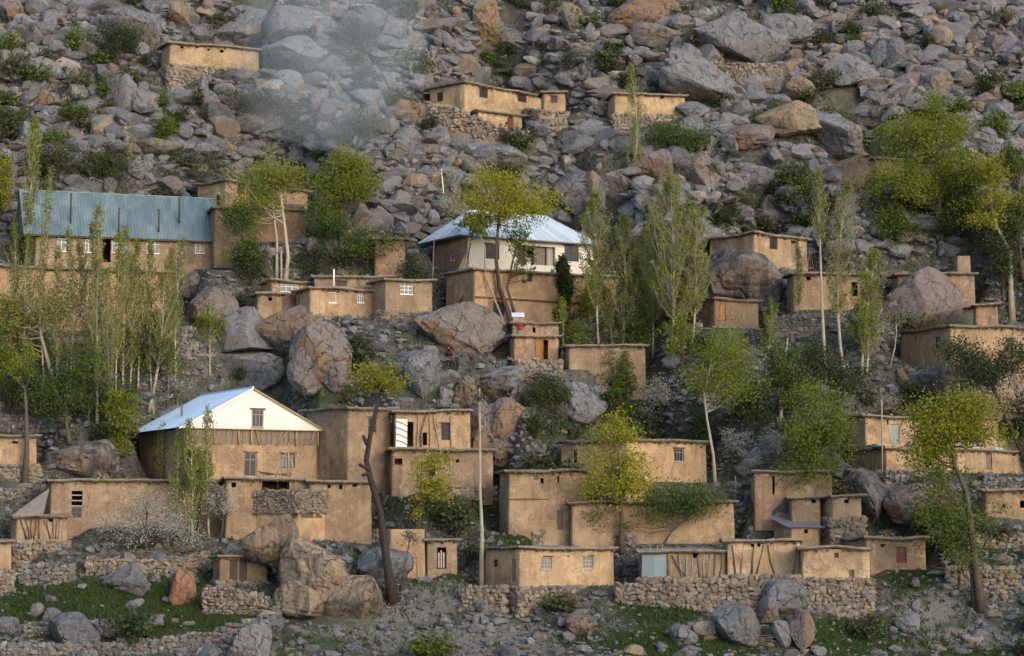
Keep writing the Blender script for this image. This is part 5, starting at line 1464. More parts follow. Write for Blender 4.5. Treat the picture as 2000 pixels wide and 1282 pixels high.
def tree(name, label, u, v, vtop, wpx, mat, cb=.3, lean=0, group=None, kind='broad', seed=0, path=None, lobes=None, cat='tree', **kw):
    """u,v foot; vtop; wpx crown width in pixels; path / lobes given in pixels"""
    g = ground(u, v)
    pad_ = 1.7 if name == 'courtyard_tree' else .8 if path is not None else .35
    if bool(blocked(np.array([g[0]]), np.array([g[1]]), pad_)[0]):
        DX, DY = np.meshgrid(np.arange(-3, 3.1, .3), np.arange(-14, 3.1, .3)); dx, dy = DX.ravel(), DY.ravel()
        free = ~blocked(g[0] + dx, g[1] + dy, pad_); cost = np.where(free, np.hypot(dx * 1.5, dy * np.where(dy > 0, 5.0, 1.0)), 99); k_ = int(np.argmin(cost))
        x, y = g[0] + dx[k_], g[1] + dy[k_]; g = np.array([x, y, float(tz(x, y))])
    m = g[1] / F
    u1, v0 = u, v
    u, v = proj(g)
    if path is not None and (abs(v - v0) > 4 or abs(u - u1) > 4): path = [(u, v)] + list(path[1:])
    h = (v - vtop) * m
    if path is not None: path = [((a - u) * m, 0.15 * math.sin(k * 1.7) * (k > 0), (v - b) * m) for k, (a, b) in enumerate(path)]
    if lobes is not None: lobes = [((a - u) * m, 0, (v - b) * m, c * m, c * m * .85, d * m) for (a, b, c, d) in lobes]
    if 'stubs' in kw: kw['stubs'] = [((a - u) * m, (v - b) * m, (c - u) * m, (v - d) * m) for (a, b, c, d) in kw['stubs']]
    ms = grow_tree(1000 + seed * 7 + int(u), h, wpx * m, cb, lean * m, mat, trunk=path, kind=kind, lobes=lobes, **kw)
    return plant(name, label, cat, u, v, ms, group, g)

T = tree
# --- broad trees
T('forked_tree', 'pale-barked forked tree with thin spring leaves in front of the terrace wall', 112, 790, 540, 170, 'leaf_pale', .3, path=[(112, 790), (95, 715), (78, 655), (75, 620), (74, 580)],
  lobes=[(60, 610, 60, 60), (120, 600, 60, 55), (20, 650, 40, 50)], bark='bark_pale', dens=.5, tr=.28)
T('leafy_tree', 'bushy green tree growing under the terrace poplars', 130, 842, 660, 150, 'leaf_green', .1, lobes=[(120, 770, 75, 55), (160, 720, 45, 60), (80, 800, 40, 35)])
T('leafy_tree', 'yellow-green tree at the left edge below the teal-roofed house', 20, 800, 560, 80, 'leaf_spring', .2, lobes=[(10, 640, 38, 80), (15, 720, 40, 50)])
T('leafy_tree', 'yellow tree crown above the left end of the teal roof', -5, 470, 300, 70, 'leaf_yellow', .2)
T('leafy_tree', 'green and yellow young tree left of the blue gable roof', 240, 900, 755, 85, 'leaf_spring', .15, lobes=[(235, 790, 38, 35), (250, 830, 36, 40), (235, 880, 30, 40)])
T('leafy_tree', 'green sapling beside the pinkish flat rock', 410, 752, 598, 70, 'leaf_spring', .35, dens=.6, bark='bark_pale')
T('forked_tree', 'yellow-green tree with two pale forked trunks above the low mud houses', 556, 560, 302, 165, 'leaf_spring', .45, path=[(556, 560), (562, 500), (555, 440), (548, 385), (540, 340)],
  lobes=[(520, 345, 75, 42), (470, 400, 38, 45), (560, 350, 40, 35)], bark='bark_pale', dens=.8)
T('pale_trunk_tree', 'slim pale trunk standing beside the forked yellow-green tree', 540, 545, 380, 60, 'leaf_spring', .5, path=[(540, 545), (540, 470), (533, 410), (530, 385)], lobes=[(525, 385, 30, 30)], bark='bark_pale', dens=.5)
T('walnut_tree', 'tall dense tree with a yellowish top and dark lower boughs over the mud roofs', 690, 560, 282, 170, 'leaf_spring', .2, path=[(690, 560), (676, 530), (662, 480), (668, 400), (670, 330)],
  lobes=[(672, 330, 58, 48), (690, 370, 55, 50), (640, 400, 45, 60)], dens=1.1, bark='bark')
T('walnut_tree', 'dark green spreading tree leaning over the mud house with a white chimney pipe', 690, 562, 400, 210, 'leaf_green', .2, path=[(690, 562), (668, 530), (655, 490), (650, 460)],
  lobes=[(640, 450, 55, 50), (710, 490, 60, 58), (765, 480, 38, 40), (700, 540, 45, 25), (600, 430, 25, 40)], bark='bark')
T('leafy_tree', 'green shrubby tree at the corner beside the teal roof', 470, 545, 385, 90, 'leaf_green', .1, lobes=[(465, 430, 38, 45), (480, 490, 40, 45)], dens=.8)
T('young_tree', 'very bright green young tree among the boughs above the teal roof', 505, 440, 362, 26, 'leaf_bright', .15, kind='pop', dens=1.5)
T('courtyard_tree', 'broad olive-green tree spreading over the pale hipped roof', 972, 618, 318, 225, 'leaf_yellow', .45, path=[(972, 618), (975, 560), (968, 500), (972, 450), (975, 400)],
  lobes=[(958, 372, 78, 52), (1060, 390, 62, 36), (912, 398, 42, 30), (1000, 415, 95, 24)], bark='bark', tr=.33, dens=1.0)
T('courtyard_tree', 'second slanting trunk of the plastered house with thin green leaves', 985, 618, 440, 60, 'leaf_green', .5, path=[(985, 618), (990, 560), (1003, 500), (1018, 450)], lobes=[(1015, 470, 30, 40), (1020, 520, 25, 40)], dens=.5, tr=.2)
T('courtyard_tree', 'thin dark trunk with sparse leaves at the corner of the plastered house', 922, 612, 430, 50, 'leaf_spring', .6, path=[(922, 612), (915, 560), (914, 500), (925, 440)], lobes=[(925, 440, 32, 30)], dens=.5, tr=.17)
T('courtyard_tree', 'grey slender trunk in front of the plastered wall', 948, 612, 430, 40, 'leaf_spring', .7, path=[(948, 612), (948, 540), (946, 480), (932, 440)], lobes=[(935, 440, 25, 26)], dens=.5, tr=.13, bark='bark_pale')
T('conifer', 'small dark conifer in front of the lower storey of the plastered house', 1068, 640, 505, 44, 'leaf_dark', .05, kind='pop', dens=2.2, nclump=70)
T('leafy_tree', 'tall yellow-green tree towering over the pinkish house at the right', 1832, 480, 165, 190, 'leaf_spring', .15, path=[(1832, 480), (1836, 420), (1838, 340), (1832, 250), (1828, 190)],
  lobes=[(1828, 205, 42, 46), (1775, 270, 80, 50), (1850, 265, 60, 60), (1770, 360, 85, 65), (1860, 350, 65, 75)], bark='bark', dens=1.7)
T('leafy_tree', 'dark green tree behind the towering yellow-green tree', 1890, 480, 300, 110, 'leaf_green', .1, lobes=[(1890, 380, 50, 80), (1850, 430, 50, 40)])
T('leafy_tree', 'yellow-green tree with a long curved pale trunk at the right edge', 1978, 640, 285, 110, 'leaf_yellow', .4, path=[(1978, 640), (1976, 560), (1974, 490), (1950, 440), (1940, 400), (1936, 340)],
  lobes=[(1940, 330, 40, 45), (1950, 390, 35, 45), (1915, 430, 35, 25)], bark='bark_pale', dens=.7)
T('leafy_tree', 'green tree at the right edge beside the curved pale trunk', 2000, 560, 265, 90, 'leaf_green', .1, lobes=[(1985, 320, 32, 55), (1990, 430, 36, 70)])
T('round_bush', 'round olive green bush below the towering yellow-green tree', 1745, 478, 388, 98, 'leaf_green', .0, lobes=[(1745, 432, 48, 40)], cat='bush')
T('leafy_tree', 'yellow-green tree with a leaning pale trunk above the yard trees', 1397, 950, 648, 150, 'leaf_spring', .4, path=[(1397, 950), (1394, 890), (1382, 820), (1376, 770), (1390, 710)],
  lobes=[(1420, 690, 55, 45), (1400, 750, 62, 50), (1445, 760, 40, 70)], bark='bark_pale', dens=.9, tr=.2)
T('leafy_tree', 'fresh green tree on a thin straight trunk behind the round yellow-green tree', 1524, 838, 640, 90, 'leaf_green', .35, path=[(1524, 838), (1527, 780), (1532, 720), (1540, 660)], lobes=[(1530, 720, 40, 55), (1545, 770, 35, 45)], bark='bark_pale')
T('leafy_tree', 'big round yellow-green tree in front of the wide porch house', 1592, 1010, 742, 160, 'leaf_spring', .15, path=[(1592, 1010), (1582, 970), (1590, 900), (1600, 820)],
  lobes=[(1605, 800, 55, 55), (1600, 870, 72, 60), (1570, 930, 60, 40), (1640, 850, 38, 45)], bark='bark', dens=1.15)
T('willow_tree', 'big leaning tree with a yellow crown and green skirts beside the terraces', 1917, 1195, 772, 180, 'leaf_yellow', .35, path=[(1917, 1195), (1908, 1110), (1898, 1020), (1890, 960), (1870, 910), (1864, 870), (1870, 820)],
  lobes=[(1860, 830, 80, 56), (1900, 800, 48, 30), (1930, 850, 36, 32), (1820, 885, 50, 45)], bark='bark', tr=.42, dens=1.4)
T('willow_tree', 'green drooping growth around the trunk of the big leaning tree', 1905, 1190, 880, 150, 'leaf_green', .2, path=[(1905, 1190), (1900, 1120), (1885, 1040), (1870, 980)],
  lobes=[(1830, 950, 56, 55), (1870, 1020, 62, 65), (1890, 1080, 56, 45), (1820, 1040, 38, 65)], dens=1.1)
T('yard_tree', 'yard tree with a bright yellow top and forked dark trunk', 1214, 1085, 808, 150, 'leaf_yellow', .3, path=[(1214, 1085), (1214, 1020), (1213, 970), (1210, 900), (1205, 850)],
  lobes=[(1205, 845, 50, 36), (1200, 900, 55, 45), (1205, 955, 72, 42), (1250, 940, 30, 40)], bark='bark', tr=.3)
T('yard_tree', 'dark green spreading yard tree with arching boughs', 1290, 1072, 930, 200, 'leaf_green', .3, path=[(1290, 1072), (1310, 1040), (1345, 1010), (1375, 985)],
  lobes=[(1320, 980, 65, 38), (1370, 985, 45, 40), (1270, 1000, 40, 36), (1165, 1015, 28, 28)], bark='bark', dens=.9)
T('pollard_tree', 'crooked black pollard trunk with a small yellow-green top', 768, 1180, 712, 115, 'leaf_yellow', .8, path=[(768, 1180), (757, 1110), (748, 1050), (742, 1000), (722, 935), (714, 900), (722, 850), (735, 790), (745, 760)],
  lobes=[(735, 740, 50, 26), (700, 742, 26, 15), (765, 760, 22, 28)], bark='bark_black', tr=.48, dens=.9, stubs=[(722, 920, 700, 908), (722, 925, 706, 930), (744, 990, 757, 968), (716, 870, 708, 852), (738, 1000, 726, 992)])
T('sapling', 'yellow-green sapling in front of the rough lower storey', 800, 1110, 868, 95, 'leaf_yellow', .45, path=[(800, 1110), (812, 1040), (826, 990), (838, 940), (845, 900)],
  lobes=[(848, 905, 42, 36), (845, 960, 46, 40), (815, 1010, 16, 30)], bark='bark', dens=.75, tr=.14)
T('dead_sapling', 'thin dead brown trunk beside the black pollard trunk', 782, 1155, 1040, 20, 'twig', .6, path=[(782, 1155), (792, 1100), (800, 1050)], lobes=[(800, 1050, 8, 14)], dens=.15, tr=.12)
T('leafless_tree', 'tall bare pale pole-like trunk beside the two-storey house', 940, 1145, 755, 8, 'twig', .9, path=[(940, 1145), (941, 1040), (937, 950), (937, 860), (936, 760)], lobes=[(936, 780, 3, 10)], bark='bark_pale', tr=.24, dens=.1)
T('old_tree', 'old bare double trunk in front of the mud house at the left edge', 52, 940, 690, 70, 'leaf_spring', .75, path=[(52, 940), (50, 870), (48, 800), (45, 760)], lobes=[(30, 720, 36, 26), (60, 700, 20, 20)], bark='bark', tr=.34, dens=.7)
T('dead_stump', 'stout leaning stump above the humped grey boulder', 137, 868, 815, 10, 'twig', .9, path=[(137, 868), (132, 845), (127, 818)], lobes=[(127, 818, 4, 6)], dens=.08, bark='bark', tr=.3)
T('dark_tree', 'dark leaning tree with bare crooked boughs below the pale mud house', 1960, 790, 640, 150, 'leaf_dark', .3, path=[(1960, 790), (1940, 750), (1955, 700), (1985, 660)],
  lobes=[(1880, 700, 50, 40), (1920, 735, 60, 40), (1990, 700, 40, 50)], dens=1.0)
T('bare_tree', 'thin bare whitish tree beside the pale mud house', 1738, 718, 600, 40, 'twig', .6, path=[(1738, 718), (1748, 680), (1752, 650), (1750, 610)], lobes=[(1755, 620, 18, 22)], bark='bark_pale', dens=.2, tr=.1)
T('slim_tree', 'slim fresh green tree on the slope above the teal roof', 318, 300, 182, 52, 'leaf_green', .1, kind='broad', lobes=[(318, 205, 14, 24), (322, 255, 24, 32)])
T('umbrella_tree', 'small umbrella-shaped green tree beside the ochre terrace wall', 148, 255, 205, 74, 'leaf_green', .5, path=[(148, 255), (150, 240), (146, 225)], lobes=[(145, 220, 34, 13)])
T('round_bush', 'dark green tree bush left of the highest house', 232, 128, 42, 84, 'leaf_dark', .1, lobes=[(232, 80, 40, 36)], cat='bush')
T('round_bush', 'lush green thicket in front of the windowless ochre house', 1320, 310, 226, 150, 'leaf_green', .0, lobes=[(1300, 265, 45, 32), (1360, 275, 45, 30)], cat='bush')
T('round_bush', 'dark green bush hanging over the tall brown boulder', 700, 745, 650, 62, 'leaf_dark', .0, lobes=[(698, 690, 30, 40)], cat='bush')
T('ivy_bush', 'dark ivy thicket between the reddish crag and the cracked boulder', 1080, 860, 715, 100, 'leaf_dark', .0, lobes=[(1080, 765, 50, 45), (1070, 820, 42, 40)], cat='bush')
T('leafy_tree', 'soft green young tree below the long low mud house', 1215, 800, 680, 75, 'leaf_green', .2, dens=.9)
T('blossom_shrub', 'big white blossoming shrub in front of the long mud wall', 285, 1082, 950, 220, 'blossom', .0, lobes=[(225, 1035, 70, 38), (310, 1035, 75, 42), (270, 990, 45, 30), (345, 1000, 40, 45)], cat='shrub', leaf=.16, dens=1.0)
T('blossom_shrub', 'narrow white blossoming tree below the blue gable house', 430, 1055, 930, 44, 'blossom', .2, lobes=[(430, 985, 20, 52)], cat='shrub', leaf=.16)
T('blossom_shrub', 'grey-white blossoming shrub above the yard trees', 1290, 845, 728, 90, 'blossom', .1, lobes=[(1290, 780, 42, 45)], cat='shrub', leaf=.16)
T('blossom_shrub', 'pale blossoming shrub beside the leaning pale trunk', 1440, 920, 840, 66, 'blossom', .1, cat='shrub', leaf=.16)
T('blossom_shrub', 'pale blossoming shrub left of the round yellow-green tree', 1508, 915, 845, 50, 'blossom', .1, cat='shrub', leaf=.16)
T('blossom_shrub', 'white blossoming bush behind the blue gable roof', 325, 800, 722, 76, 'blossom', .1, cat='shrub', leaf=.16)
T('blossom_shrub', 'grey blossoming shrub at the roof edge beside the grey metal mast', 1740, 815, 770, 70, 'blossom', .1, cat='shrub', leaf=.16)
T('leafy_tree', 'dim green undergrowth tree behind the yellow-green leaning tree', 1470, 870, 740, 90, 'leaf_dark', .05)
T('leafy_tree', 'dark undergrowth tree below the tall pale trunks', 1590, 760, 660, 100, 'leaf_dark', .05, dens=.7)
T('leafy_tree', 'dark scrub tree at the foot of the pinkish block', 1790, 690, 600, 80, 'leaf_dark', .1, dens=.5)
T('leafy_tree', 'dark thicket behind the grey bare twigs at the right', 1960, 600, 470, 90, 'leaf_dark', .05, dens=.7)
T('leafy_tree', 'green bushes under the slender poplars by the long low mud house', 1250, 720, 590, 120, 'leaf_green', .05, dens=.7)
T('leafy_tree', 'green bush in front of the poplar trunks by the rubble hut', 1120, 715, 610, 90, 'leaf_green', .1, dens=.6)
T('leafy_tree', 'olive thicket between the long low mud house and the narrow-doored house', 1330, 740, 600, 80, 'leaf_spring', .1, dens=.5)
T('leafy_tree', 'green small tree under the blue gable eave', 385, 1000, 860, 56, 'leaf_spring', .1, lobes=[(385, 920, 24, 60)], dens=.9)
for k_, (u_, v_, t_, w_, m_, lab_) in enumerate([
 (40, 830, 700, 110, 'leaf_dark', 'dark thicket at the foot of the terrace poplars by the old double trunk'), (200, 830, 730, 110, 'leaf_dark', 'dark thicket behind the young tree left of the blue gable roof'),
 (300, 770, 650, 100, 'leaf_green', 'green thicket behind the leaning white-trunked poplar'), (250, 720, 620, 120, 'leaf_dark', 'shadowed thicket below the terrace wall of the teal house'),
 (60, 720, 610, 90, 'leaf_spring', 'yellow-green thicket below the left end of the terrace'), (1380, 900, 790, 100, 'leaf_dark', 'dark thicket behind the leaning pale trunk'),
 (1560, 830, 700, 90, 'leaf_dark', 'dark thicket between the fresh green tree and the pale trunks'), (1650, 800, 700, 110, 'leaf_dark', 'dark thicket behind the wide porch house'),
 (1180, 830, 740, 80, 'leaf_dark', 'dark thicket right of the cracked grey boulder'), (1870, 500, 400, 110, 'leaf_dark', 'dark thicket under the towering yellow-green tree'),
 (1780, 500, 420, 90, 'leaf_green', 'green thicket between the round bush and the dark roof'), (1950, 520, 420, 110, 'leaf_dark', 'dark thicket above the tiny hut at the right'),
 (610, 570, 460, 110, 'leaf_dark', 'dark thicket behind the low mud house with a wide window'), (490, 570, 480, 80, 'leaf_dark', 'dark thicket beside the right end of the teal house'),
 (800, 600, 500, 70, 'leaf_dark', 'dark thicket between the nine-pane house and the plastered house'), (390, 370, 290, 120, 'leaf_dark', 'dark scrub above the upper mud storey'),
 (100, 370, 270, 120, 'leaf_dark', 'dark scrub on the slope above the left end of the teal roof'), (200, 380, 280, 120, 'leaf_dark', 'dark scrub by the log pile above the teal roof'),
 (1420, 740, 650, 80, 'leaf_spring', 'yellow-green thicket at the foot of the narrow-doored mud house'), (1250, 620, 520, 90, 'leaf_spring', 'light green thicket among the slender poplars'),
 (1120, 640, 540, 80, 'leaf_spring', 'thin spring thicket in front of the lower storey of the plastered house'), (1690, 700, 600, 80, 'leaf_spring', 'yellow-green bush around the leaning white poplars'),
 (480, 250, 160, 110, 'leaf_olive', 'grey-green scrub in the smoke below the highest house'), (560, 290, 190, 130, 'leaf_olive', 'broad grey-green scrub at the foot of the smoke'), (700, 300, 200, 90, 'leaf_olive', 'scrub at the right edge of the smoke'),
 (700, 110, 30, 90, 'leaf_olive', 'hazy scrub high in the smoke'), (1850, 800, 730, 130, 'leaf_dark', 'dark thicket under the terrace of the pale mud house'), (1960, 800, 740, 120, 'leaf_dark', 'dark thicket above the open timber porch'), (1120, 170, 90, 60, 'leaf_olive', 'thin grey bush above the short extension'), (980, 170, 110, 90, 'leaf_dark', 'dark bush right behind the roof of the ochre house')]):
    T('thicket', lab_, u_, v_, t_, w_, m_, .03, seed=40 + k_, cat='bush', dens=.62)
# --- poplars
POPS = [
 (36, 700, 62, 225, 40, 'tall poplar with a long bare whitish trunk at the left end of the teal roof', .55, .6, .17),
 (190, 835, 187, 395, 44, None, .2, .75, .15), (238, 810, 240, 440, 40, None, .25, .7, .13), (268, 800, 262, 470, 36, None, .3, .7, .12), (160, 800, 150, 470, 40, None, .2, .75, .12),
 (130, 800, 128, 440, 34, None, .3, .5, .11), (20, 780, 22, 430, 36, None, .3, .6, .11), (110, 800, 108, 480, 34, None, .3, .6, .1), (172, 820, 175, 430, 32, None, .3, .6, .11), (225, 800, 228, 450, 30, None, .3, .6, .1), (250, 810, 252, 500, 34, None, .3, .7, .1), (328, 800, 330, 480, 36, None, .3, .7, .11), (55, 790, 50, 450, 36, None, .3, .6, .11), (215, 830, 205, 520, 40, None, .2, .8, .11), (300, 820, 290, 470, 36, None, .3, .7, .12), (90, 790, 92, 320, 26, None, .35, .35, .12),
 (290, 818, 316, 535, 60, 'leaning poplar with a thick white trunk behind the blue gable roof', .42, .9, .19),
 (352, 840, 354, 460, 42, 'slender pale poplar rising in front of the blue gable roof', .1, .75, .13),
 (375, 1045, 368, 820, 36, 'thin poplar in front of the blue gable house beside the blossom shrub', .1, .8, .1),
 (322, 960, 326, 835, 30, 'short thin poplar against the side wall of the blue gable house', .1, .8, .08),
 (408, 1050, 404, 800, 34, 'thin poplar at the corner of the blue gable house', .15, .7, .09),
 (345, 1040, 345, 850, 30, 'thin leafy poplar rising out of the blossom shrub', .15, .7, .09),
 (1238, 335, 1232, 122, 30, 'lone slim poplar on the slope below the windowless ochre house', .0, .55, .12),
 (1170, 705, 1166, 372, 56, None, .35, 1.0, .14), (1198, 705, 1180, 560, 30, None, .5, .5, .12), (1216, 705, 1222, 420, 60, None, .3, 1.0, .14), (1240, 700, 1240, 500, 50, None, .3, .9, .12),
 (1312, 700, 1310, 335, 100, 'large fluffy pale green poplar among the slender ones', .25, 1.6, .16), (1275, 700, 1275, 420, 56, None, .3, 1.0, .13), (1350, 690, 1352, 390, 50, None, .3, .9, .13),
 (1096, 715, 1098, 590, 24, 'bare pale post-like trunk beside the rubble hut', .75, .3, .16),
 (1613, 750, 1604, 325, 44, 'tall poplar with a bare white trunk and thin top', .68, .35, .22),
 (1650, 745, 1662, 345, 66, 'tall white-trunked poplar with a ragged pale crown', .35, .75, .2),
 (1682, 745, 1712, 490, 76, 'leaning white-trunked poplar with feathery yellow-green leaves', .3, 1.1, .17),
 (1692, 745, 1700, 560, 50, 'thin white poplar trunk crossing the leaning one', .3, .8, .11),
 (1555, 640, 1560, 480, 20, 'thin poplar sapling by the cracked mud house', .3, .4, .06),
 (60, 350, 66, 235, 40, None, .1, .3, .08), (252, 350, 256, 270, 22, 'wispy poplar shoot on the slope above the teal roof', .1, .4, .06),
 (1225, 805, 1222, 690, 26, 'bare-footed thin poplar behind the bright yellow tree top', .4, .6, .08),
 (1500, 690, 1508, 590, 40, None, .1, .7, .09),
]
for k, (u, v, ut, vt, w, lab, cb, dens, tr) in enumerate(POPS):
    g = None if lab else ('poplars in front of the teal-roofed house' if u < 400 else 'slender poplars below the plastered house')
    lab = lab or ('slender pale-trunked poplar in the row in front of the terrace' if u < 400 else 'slender pale green poplar in the grove by the plastered house')
    tree('poplar', lab, u, v, vt, w * (1.5 if 1100 < u < 1400 else 1.15), 'leaf_pale' if k % 3 or u > 1100 and u < 1400 else 'leaf_spring', cb, ut - u, g, 'pop', 300 + k, dens=dens * (.55 if u < 420 else 1.1 if u < 1400 else .8), tr=tr * 1.15, bark='bark_pale', leaf=.19)
# --- shrubs on the slope
SHRUB = []
for k in range(7):
    r_ = np.random.default_rng(60 + k)
    mb = MB(); cs = []
    for i in range(13):
        a = r_.uniform(0, 6.28); rr = r_.uniform(.2, 1.0); tip = np.array([math.cos(a) * rr, math.sin(a) * rr, r_.uniform(.45, 1.35)])
        pts = bez((0, 0, -.1), tip, (0, 0, .12), 2); mb.tube([(*p, .035 * (1 - j / 2.6)) for j, p in enumerate(pts)], 4, False)
        cs += [tip, pts[1]]
    cs = np.array(cs); C = np.repeat(cs, 34, 0) + r_.normal(size=(len(cs) * 34, 3)) * np.array([.22, .22, .18]); C = C[C[:, 2] > 0]
    tm = mb.mesh('stems', True); tm.materials.append(M['bark'])
    for mat in (('leaf_dark', 'leaf_olive', 'leaf_dark', 'leaf_green', 'leaf_olive', 'leaf_dark', 'leaf_olive')[k],):
        SHRUB.append((tm, leaf_mesh('foliage', C, np.full(len(C), .2), r_, mat), 'bark'))
KK = (0, 1, 0, 2, 1, 0, 1)
def shrubs(n, seed):
    r = np.random.default_rng(seed)
    U, V, x, y, z = scatter_uv(n * 5, r, v0=-30, v1=1290)
    p = np.where(V < 480, 1.0, 0.35) * keep_prob(U, V) * np.where((U > 1550) & (V < 480), 1.8, 1.0) * np.where((U < 420) & (V > 120) & (V < 400), 2.0, 1.0)
    ok = (r.random(len(U)) < p * .5) & ~blocked(x, y, 1.3)
    cnt = 0
    labs = ['dark green shrub growing among the boulders', 'grey-olive shrub growing among the boulders', 'fresh green shrub growing among the boulders']
    for i in np.nonzero(ok)[0]:
        k = int(r.integers(7)); s = r.uniform(.8, 2.3)
        plant('shrub', labs[KK[k]], 'shrub', 0, 0, SHRUB[k], ('dark shrubs on the slope', 'olive shrubs on the slope', 'green shrubs on the slope')[KK[k]], (x[i], y[i], z[i]), r.uniform(0, 6.28), (s * r.uniform(.9, 1.3), s, s * r.uniform(.7, 1.2)), 'stems', 'foliage')
        cnt += 1
        if cnt >= n: break
shrubs(290, 88)
# --- grass and weeds
def grass_field(name, label, n, seed, where, hmin, hmax, width):
    r = np.random.default_rng(seed)
    U, V, x, y, z = scatter_uv(n, r)
    p = blobs(U, V, GRASS) if where == 'plots' else np.clip(.55 + .9 * vn(x / 4, y / 4, 71) + .3 * vn(x / 1.3, y / 1.3, 72), 0, 1) * .8
    ok = (r.random(n) < p) & ~blocked(x, y, 0.1)
    x, y, z = x[ok], y[ok], z[ok]; n = len(x); k = 5
    X = np.repeat(np.stack([x, y, z], -1), k, 0); X[:, :2] += r.normal(0, .16, (n * k, 2)); X[:, 2] = tz(X[:, 0], X[:, 1]) - .03
    h = r.uniform(hmin, hmax, n * k); a = r.uniform(0, 6.28, n * k); d = np.stack([np.cos(a), np.sin(a), np.zeros(n * k)], -1) * (width * r.uniform(.6, 1.3, n * k))[:, None]
    tip = X + np.stack([r.normal(0, .12, n * k), r.normal(0, .12, n * k), h], -1)
    V_ = np.stack([X - d, X + d, tip], 1).reshape(-1, 3)
    t = np.repeat(np.clip(r.random(n * k), 0, 1), 3)
    o = link(name, fast_mesh(name, V_, np.arange(len(V_)).reshape(-1, 3), False, {'tint': t}), M['grass' if where == 'plots' else 'leaf_dark'])
    tag(o, label, 'grass', kind='stuff')
grass_field('grass', 'short green grass on the plots and terraces', 60000, 91, 'plots', .1, .42, .06)
grass_field('weeds', 'low grey-green weeds growing between the stones', 48000, 92, 'wild', .12, .6, .09)
# ------------------------------------------------------------------ smoke drifting up the slope
def smoke():
    rings = [(300, 650, 720, 5), (270, 520, 752, 9), (220, 468, 795, 13), (150, 455, 838, 15), (70, 465, 842, 15), (0, 480, 832, 15), (-80, 500, 830, 14)]
    V, Fc = [], []
    k = 14
    for (v, ua, ub, th) in rings:
        Yc = 300 + (300 - v) * .055
        for j in range(k):
            a = 2 * math.pi * j / k
            u = (ua + ub) / 2 + (ub - ua) / 2 * math.cos(a)
            p = at_y(u, v, Yc + th / 2 * math.sin(a))
            V.append(p)
    for i in range(len(rings) - 1):
        for j in range(k):
            Fc.append((i * k + j, i * k + (j + 1) % k, (i + 1) * k + (j + 1) % k, (i + 1) * k + j))
    me = bpy.data.meshes.new('smoke')
    me.from_pydata([tuple(map(float, p)) for p in V], [], Fc + [tuple(reversed(range(k))), tuple((len(rings) - 1) * k + j for j in range(k))])
    m = bpy.data.materials.new('wood_smoke'); m.use_nodes = True; n = m.node_tree
    n.nodes.remove(n.nodes['Principled BSDF'])
    pv = N(n, 'ShaderNodeVolumePrincipled'); pv.inputs['Color'].default_value = (0.78, 0.9, 1.0, 1); pv.inputs['Anisotropy'].default_value = -0.2
    f = noise(n, 0.11, 4, 0.6, world_pos(n), 0.8)
    sep = N(n, 'ShaderNodeSeparateXYZ'); L(n, world_pos(n), sep.inputs[0])
    mr = N(n, 'ShaderNodeMapRange', inp={1: -38.0, 2: -18.0, 3: 0.55, 4: 1.0}); L(n, sep.outputs['X'], mr.inputs[0])
    L(n, math_(n, 'MULTIPLY', math_(n, 'MULTIPLY', ramp(n, f, [(0.3, 0.25), (0.7, 1.0)]), mr.outputs[0]), SMOKE), pv.inputs['Density'])
    L(n, pv.outputs[0], n.nodes['Material Output'].inputs['Volume'])
    o = link('smoke', me, m)
    tag(o, 'bluish wood smoke drifting up the slope beside the highest house', 'smoke', kind='stuff')
SMOKE = 0.028
smoke()
# ------------------------------------------------------------------ people
def cloth_mat(name, shirt, trousers, skin_z=1.47, waist=0.85, skin=(0.36, 0.22, 0.15)):
    m, n, b = new_mat(name)
    sep = N(n, 'ShaderNodeSeparateXYZ'); L(n, coords(n), sep.inputs[0])
    z = sep.outputs['Z']
    c = mix(n, math_(n, 'GREATER_THAN', z, waist), trousers, shirt)
    c = mix(n, math_(n, 'GREATER_THAN', z, skin_z), c, skin)
    f = noise(n, 9, 4, 0.6, coords(n))
    c = mix(n, 0.6, c, ramp(n, f, [(0.3, 0.7), (0.7, 1.25)]), 'MULTIPLY')
    L(n, c, b.inputs['Base Color']); b.inputs['Roughness'].default_value = 0.9
    return m
POSE = {
 'stand': dict(pel=(0, 0, .93), che=(0, .01, 1.33), nec=(0, 0, 1.47), hea=(0, -.02, 1.6), top=(0, -.02, 1.68), kn=(.1, -.03, .5), an=(.1, 0, .08), toe=(.12, -.15, .04), el=(.25, .02, 1.1), wr=(.24, -.08, .87), ha=(.23, -.1, .78)),
 'bend': dict(pel=(0, .18, .86), che=(0, -.22, .98), nec=(0, -.38, .95), hea=(0, -.5, .9), top=(0, -.57, .86), kn=(.13, .12, .46), an=(.14, .2, .08), toe=(.15, .06, .04), el=(.2, -.34, .7), wr=(.14, -.42, .46), ha=(.12, -.44, .38)),
 'sit': dict(pel=(0, 0, .2), che=(0, -.03, .58), nec=(0, -.05, .74), hea=(0, -.07, .87), top=(0, -.07, .95), kn=(.17, -.36, .42), an=(.12, -.46, .08), toe=(.13, -.58, .04), el=(.26, -.14, .42), wr=(.14, -.34, .4), ha=(.08, -.4, .4)),
}
